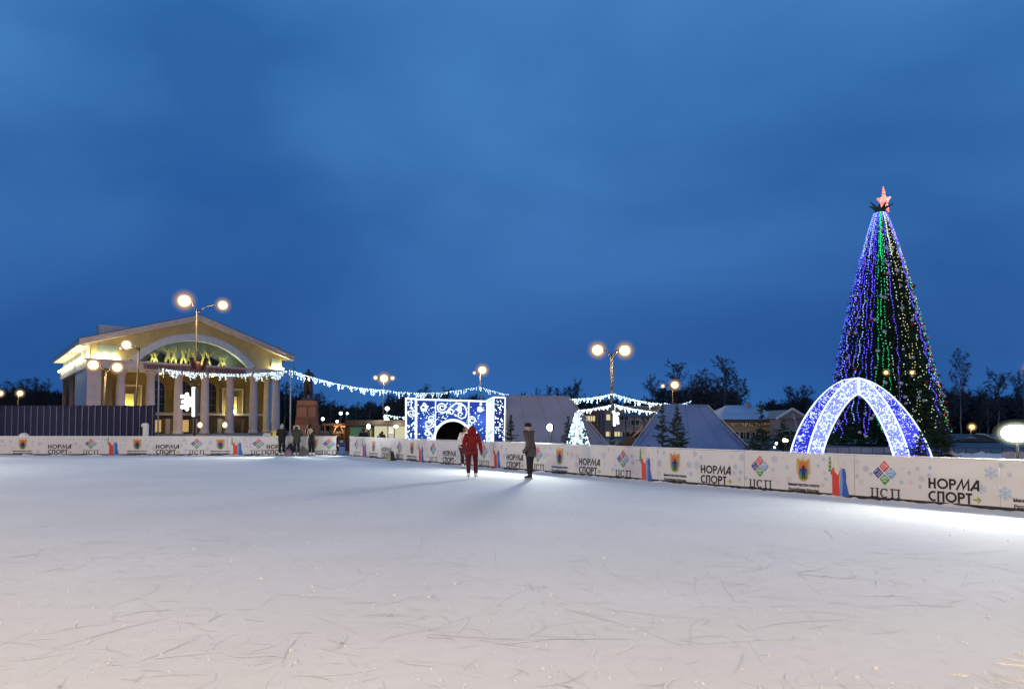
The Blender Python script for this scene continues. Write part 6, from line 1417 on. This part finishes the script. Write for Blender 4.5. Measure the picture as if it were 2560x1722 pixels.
    if hat:
        mb = MB(); mb.tube([hd+Vector((0, .006*h, .010*h)), hd+Vector((0, .006*h, .028*h)), hd+Vector((0, .007*h, .050*h)), hd+Vector((0, .008*h, .070*h)), hd+Vector((0, .008*h, .080*h))], [.060*h, .064*h, .062*h, .045*h, .015*h], 14)
        ht = mb.build('knitted_hat', cloth('hat_%d' % int(sum(hat[0])*1000), hat[0]), r, local=True, smooth=True)
        if len(hat) > 1: mb = MB(); mb.ball(hd+Vector((0, .01*h, .095*h)), .026*h, 8, 6); mb.build('pompom', cloth('pom', hat[1]), ht, local=True, smooth=True)
    if hood:
        hm = jm if hood == 'self' else jm
        mb = MB(); c = hd+Vector((0, .014*h, .006*h)); mb.tube([J['neck']+Vector((0, .02*h, -.03*h)), c+Vector((0, .006*h, -.02*h)), c+Vector((0, .004*h, .02*h)), c+Vector((0, .0, .055*h)), c+Vector((0, 0, .072*h))], [.085*h, .082*h, .076*h, .052*h, .018*h], 14); ho = mb.build('hood', hm, r, local=True, smooth=True)
        if hood == 'fur':
            mb = MB(); q = []
            for k in range(13): a = R(-30+240*k/12); q.append(c+Vector((math.cos(a)*.084*h, .028*h, math.sin(a)*.078*h)))
            mb.tube(q, [.018*h*(1+.2*math.sin(k*2.3)) for k in range(13)], 7); mb.build('fur_trim', cloth('fur_cream', (.62, .52, .42)), ho, local=True, smooth=True)
    return r
red = person('person in a bright red jacket and dark red trousers skating away from the viewer', 1180, 1197, 1.60, math.pi, jacket=('red_jacket', (.17, .006, .009)), jl=.40, jw=1.0, trousers=(.065, .006, .012), flare=1.10, hair=(.03, .02, .03), gloves=(.09, .006, .01), lean=(0, .0), hood='self',
       pose=dict(wrL=(.165, -.02, .51), elL=(.15, .02, .65), wrR=(-.17, -.02, .51), elR=(-.15, .02, .65), anL=(.065, .02, .055), anR=(-.07, -.02, .055), knL=(.068, -.01, .28), knR=(-.07, -.02, .28), hipL=(.055, 0, .5), hipR=(-.055, 0, .5)))
person('person in a white jacket half hidden behind the skater in red, legs apart', 1157, 1171, 1.54, R(150), jacket=('white_jacket', (.72, .70, .68)), jl=.36, trousers=(.02, .02, .035), hair=(.10, .05, .03), lean=(-.05, -.03),
       pose=dict(anL=(-.0, .0, .055), knL=(.03, -.02, .28), anR=(-.16, .05, .055), knR=(-.11, -.01, .29)))
person('man in a grey brown parka, black trousers and black hat gliding left', 1327, 1199, 1.72, R(-122), jacket=('taupe_parka', (.075, .06, .06)), jl=.46, jw=1.06, trousers=(.012, .012, .016), shoes='black', hat=((.012, .012, .02),), gloves=(.015, .015, .02), lean=(0, -.045), hood=None,
       pose=dict(wrL=(.13, .0, .50), elL=(.15, .05, .64), wrR=(-.12, -.17, .51), elR=(-.15, -.08, .64), anL=(.05, .0, .055), anR=(-.05, -.04, .055), knL=(.05, -.01, .28), knR=(-.05, -.03, .28)))
Yg = 40.9
person('person in black with a grey bobble hat standing at the far left boards', 705, 0, 1.60, math.pi, Y=Yg, jacket=('black_jacket', (.012, .012, .016)), jl=.40, jw=1.06, trousers=(.008, .008, .012), hat=((.32, .30, .33), (.42, .40, .42)), gloves=(.012, .012, .012),
       pose=dict(wrL=(.10, -.08, .62), elL=(.15, -.0, .66), wrR=(-.10, -.08, .62), elR=(-.15, 0, .66)))
person('person in an olive parka with a cream fur hood at the far boards', 742, 0, 1.54, math.pi, Y=Yg, jacket=('olive_parka', (.035, .042, .026)), jl=.44, jw=1.14, trousers=(.008, .008, .012), hood='fur', hair=(.03, .02, .02), gloves=(.012, .012, .012), flare=1.05,
       pose=dict(wrL=(.08, -.1, .64), elL=(.15, -.02, .67), wrR=(-.08, -.1, .64), elR=(-.15, -.02, .67)))
person('long haired person in a dark coat leaning over the far boards to the left', 779, 0, 1.64, R(165), Y=Yg, jacket=('dark_green_coat', (.008, .010, .007)), jl=.46, jw=1.0, trousers=(.008, .008, .012), hair=(.05, .025, .015), gloves=(.012, .012, .012), hood='self', lean=(.11, -.10),
       pose=dict(wrL=(.20, -.20, .66), elL=(.22, -.08, .70), wrR=(.02, -.2, .66), elR=(-.06, -.1, .68), pelvis=(-.01, .02, .52), anL=(.05, -.02, .055), anR=(-.03, -.07, .055)))
Y5 = 44.6
person('person in black standing before the teal kiosk panel, seen behind the boards', 909, 0, 1.42, math.pi, Y=Y5, jacket=('black_jacket', (.012, .012, .016)), hair=(.01, .01, .01), skates=False, shoes='black')
person('child in a pink hat just visible over the boards before the teal panel', 887, 0, 1.02, math.pi, Y=Y5, jacket=('dark_red_coat', (.10, .02, .03)), hat=((.50, .07, .13),), skates=False, shoes='black')
person('left one of the couple sitting close together before the lit kiosk window', 949, 0, 1.14, R(200), Y=Y5, jacket=('dark_coat', (.02, .02, .012)), hair=(.02, .015, .01), skates=False, shoes='black', lean=(-.03, 0))
person('right one of the couple before the lit window, leaning on the other', 959, 0, 1.24, R(150), Y=Y5+.1, jacket=('dark_olive_coat', (.016, .02, .010)), hair=(.02, .015, .01), skates=False, shoes='black', lean=(.07, 0))
# bags left on the ice by the group
def bag(label, px, Y, w, h, m, seed, name='bag'):
    x = Xat(px, Y); r = root(name, label, 'bag', (x, Y, 0)); mb = MB(); mb.tube([(0, 0, .0), (0, 0, h*.12), (.02, 0, h*.5), (0, 0, h*.82), (0, 0, h)], [(w*.42, w*.26), (w*.5, w*.3), (w*.47, w*.28), (w*.3, w*.2), (w*.1, w*.08)], 12, up=(0, 1, 0))
    mb.v = [(v[0]+noise.noise(Vector(v)*7+Vector((seed, 0, 0)))*.06, v[1]+noise.noise(Vector(v)*7+Vector((0, seed, 0)))*.05, v[2]) for v in mb.v]; mb.build('bag_body', m, r, local=True, smooth=True)
    mb = MB(); q = []
    for k in range(9): a = math.pi*k/8; q.append((math.cos(a)*w*.2, .0, h*.9+math.sin(a)*h*.22))
    mb.tube(q, .012, 5); mb.build('bag_handle', m, r, local=True, smooth=True)
bag('pinkish grey bag on the ice between the black and olive figures', 723, 40.9, .42, .34, cloth('pink_bag', (.22, .15, .19)), 1)
bag('brown grey bag on the ice left of the leaning figure', 758, 40.9, .44, .46, cloth('brown_bag', (.10, .085, .085)), 2)
bag('dark backpack hanging against the boards beside the olive parka', 727, 41.1, .46, .62, cloth('black_bag', (.012, .012, .02)), 3, 'backpack')
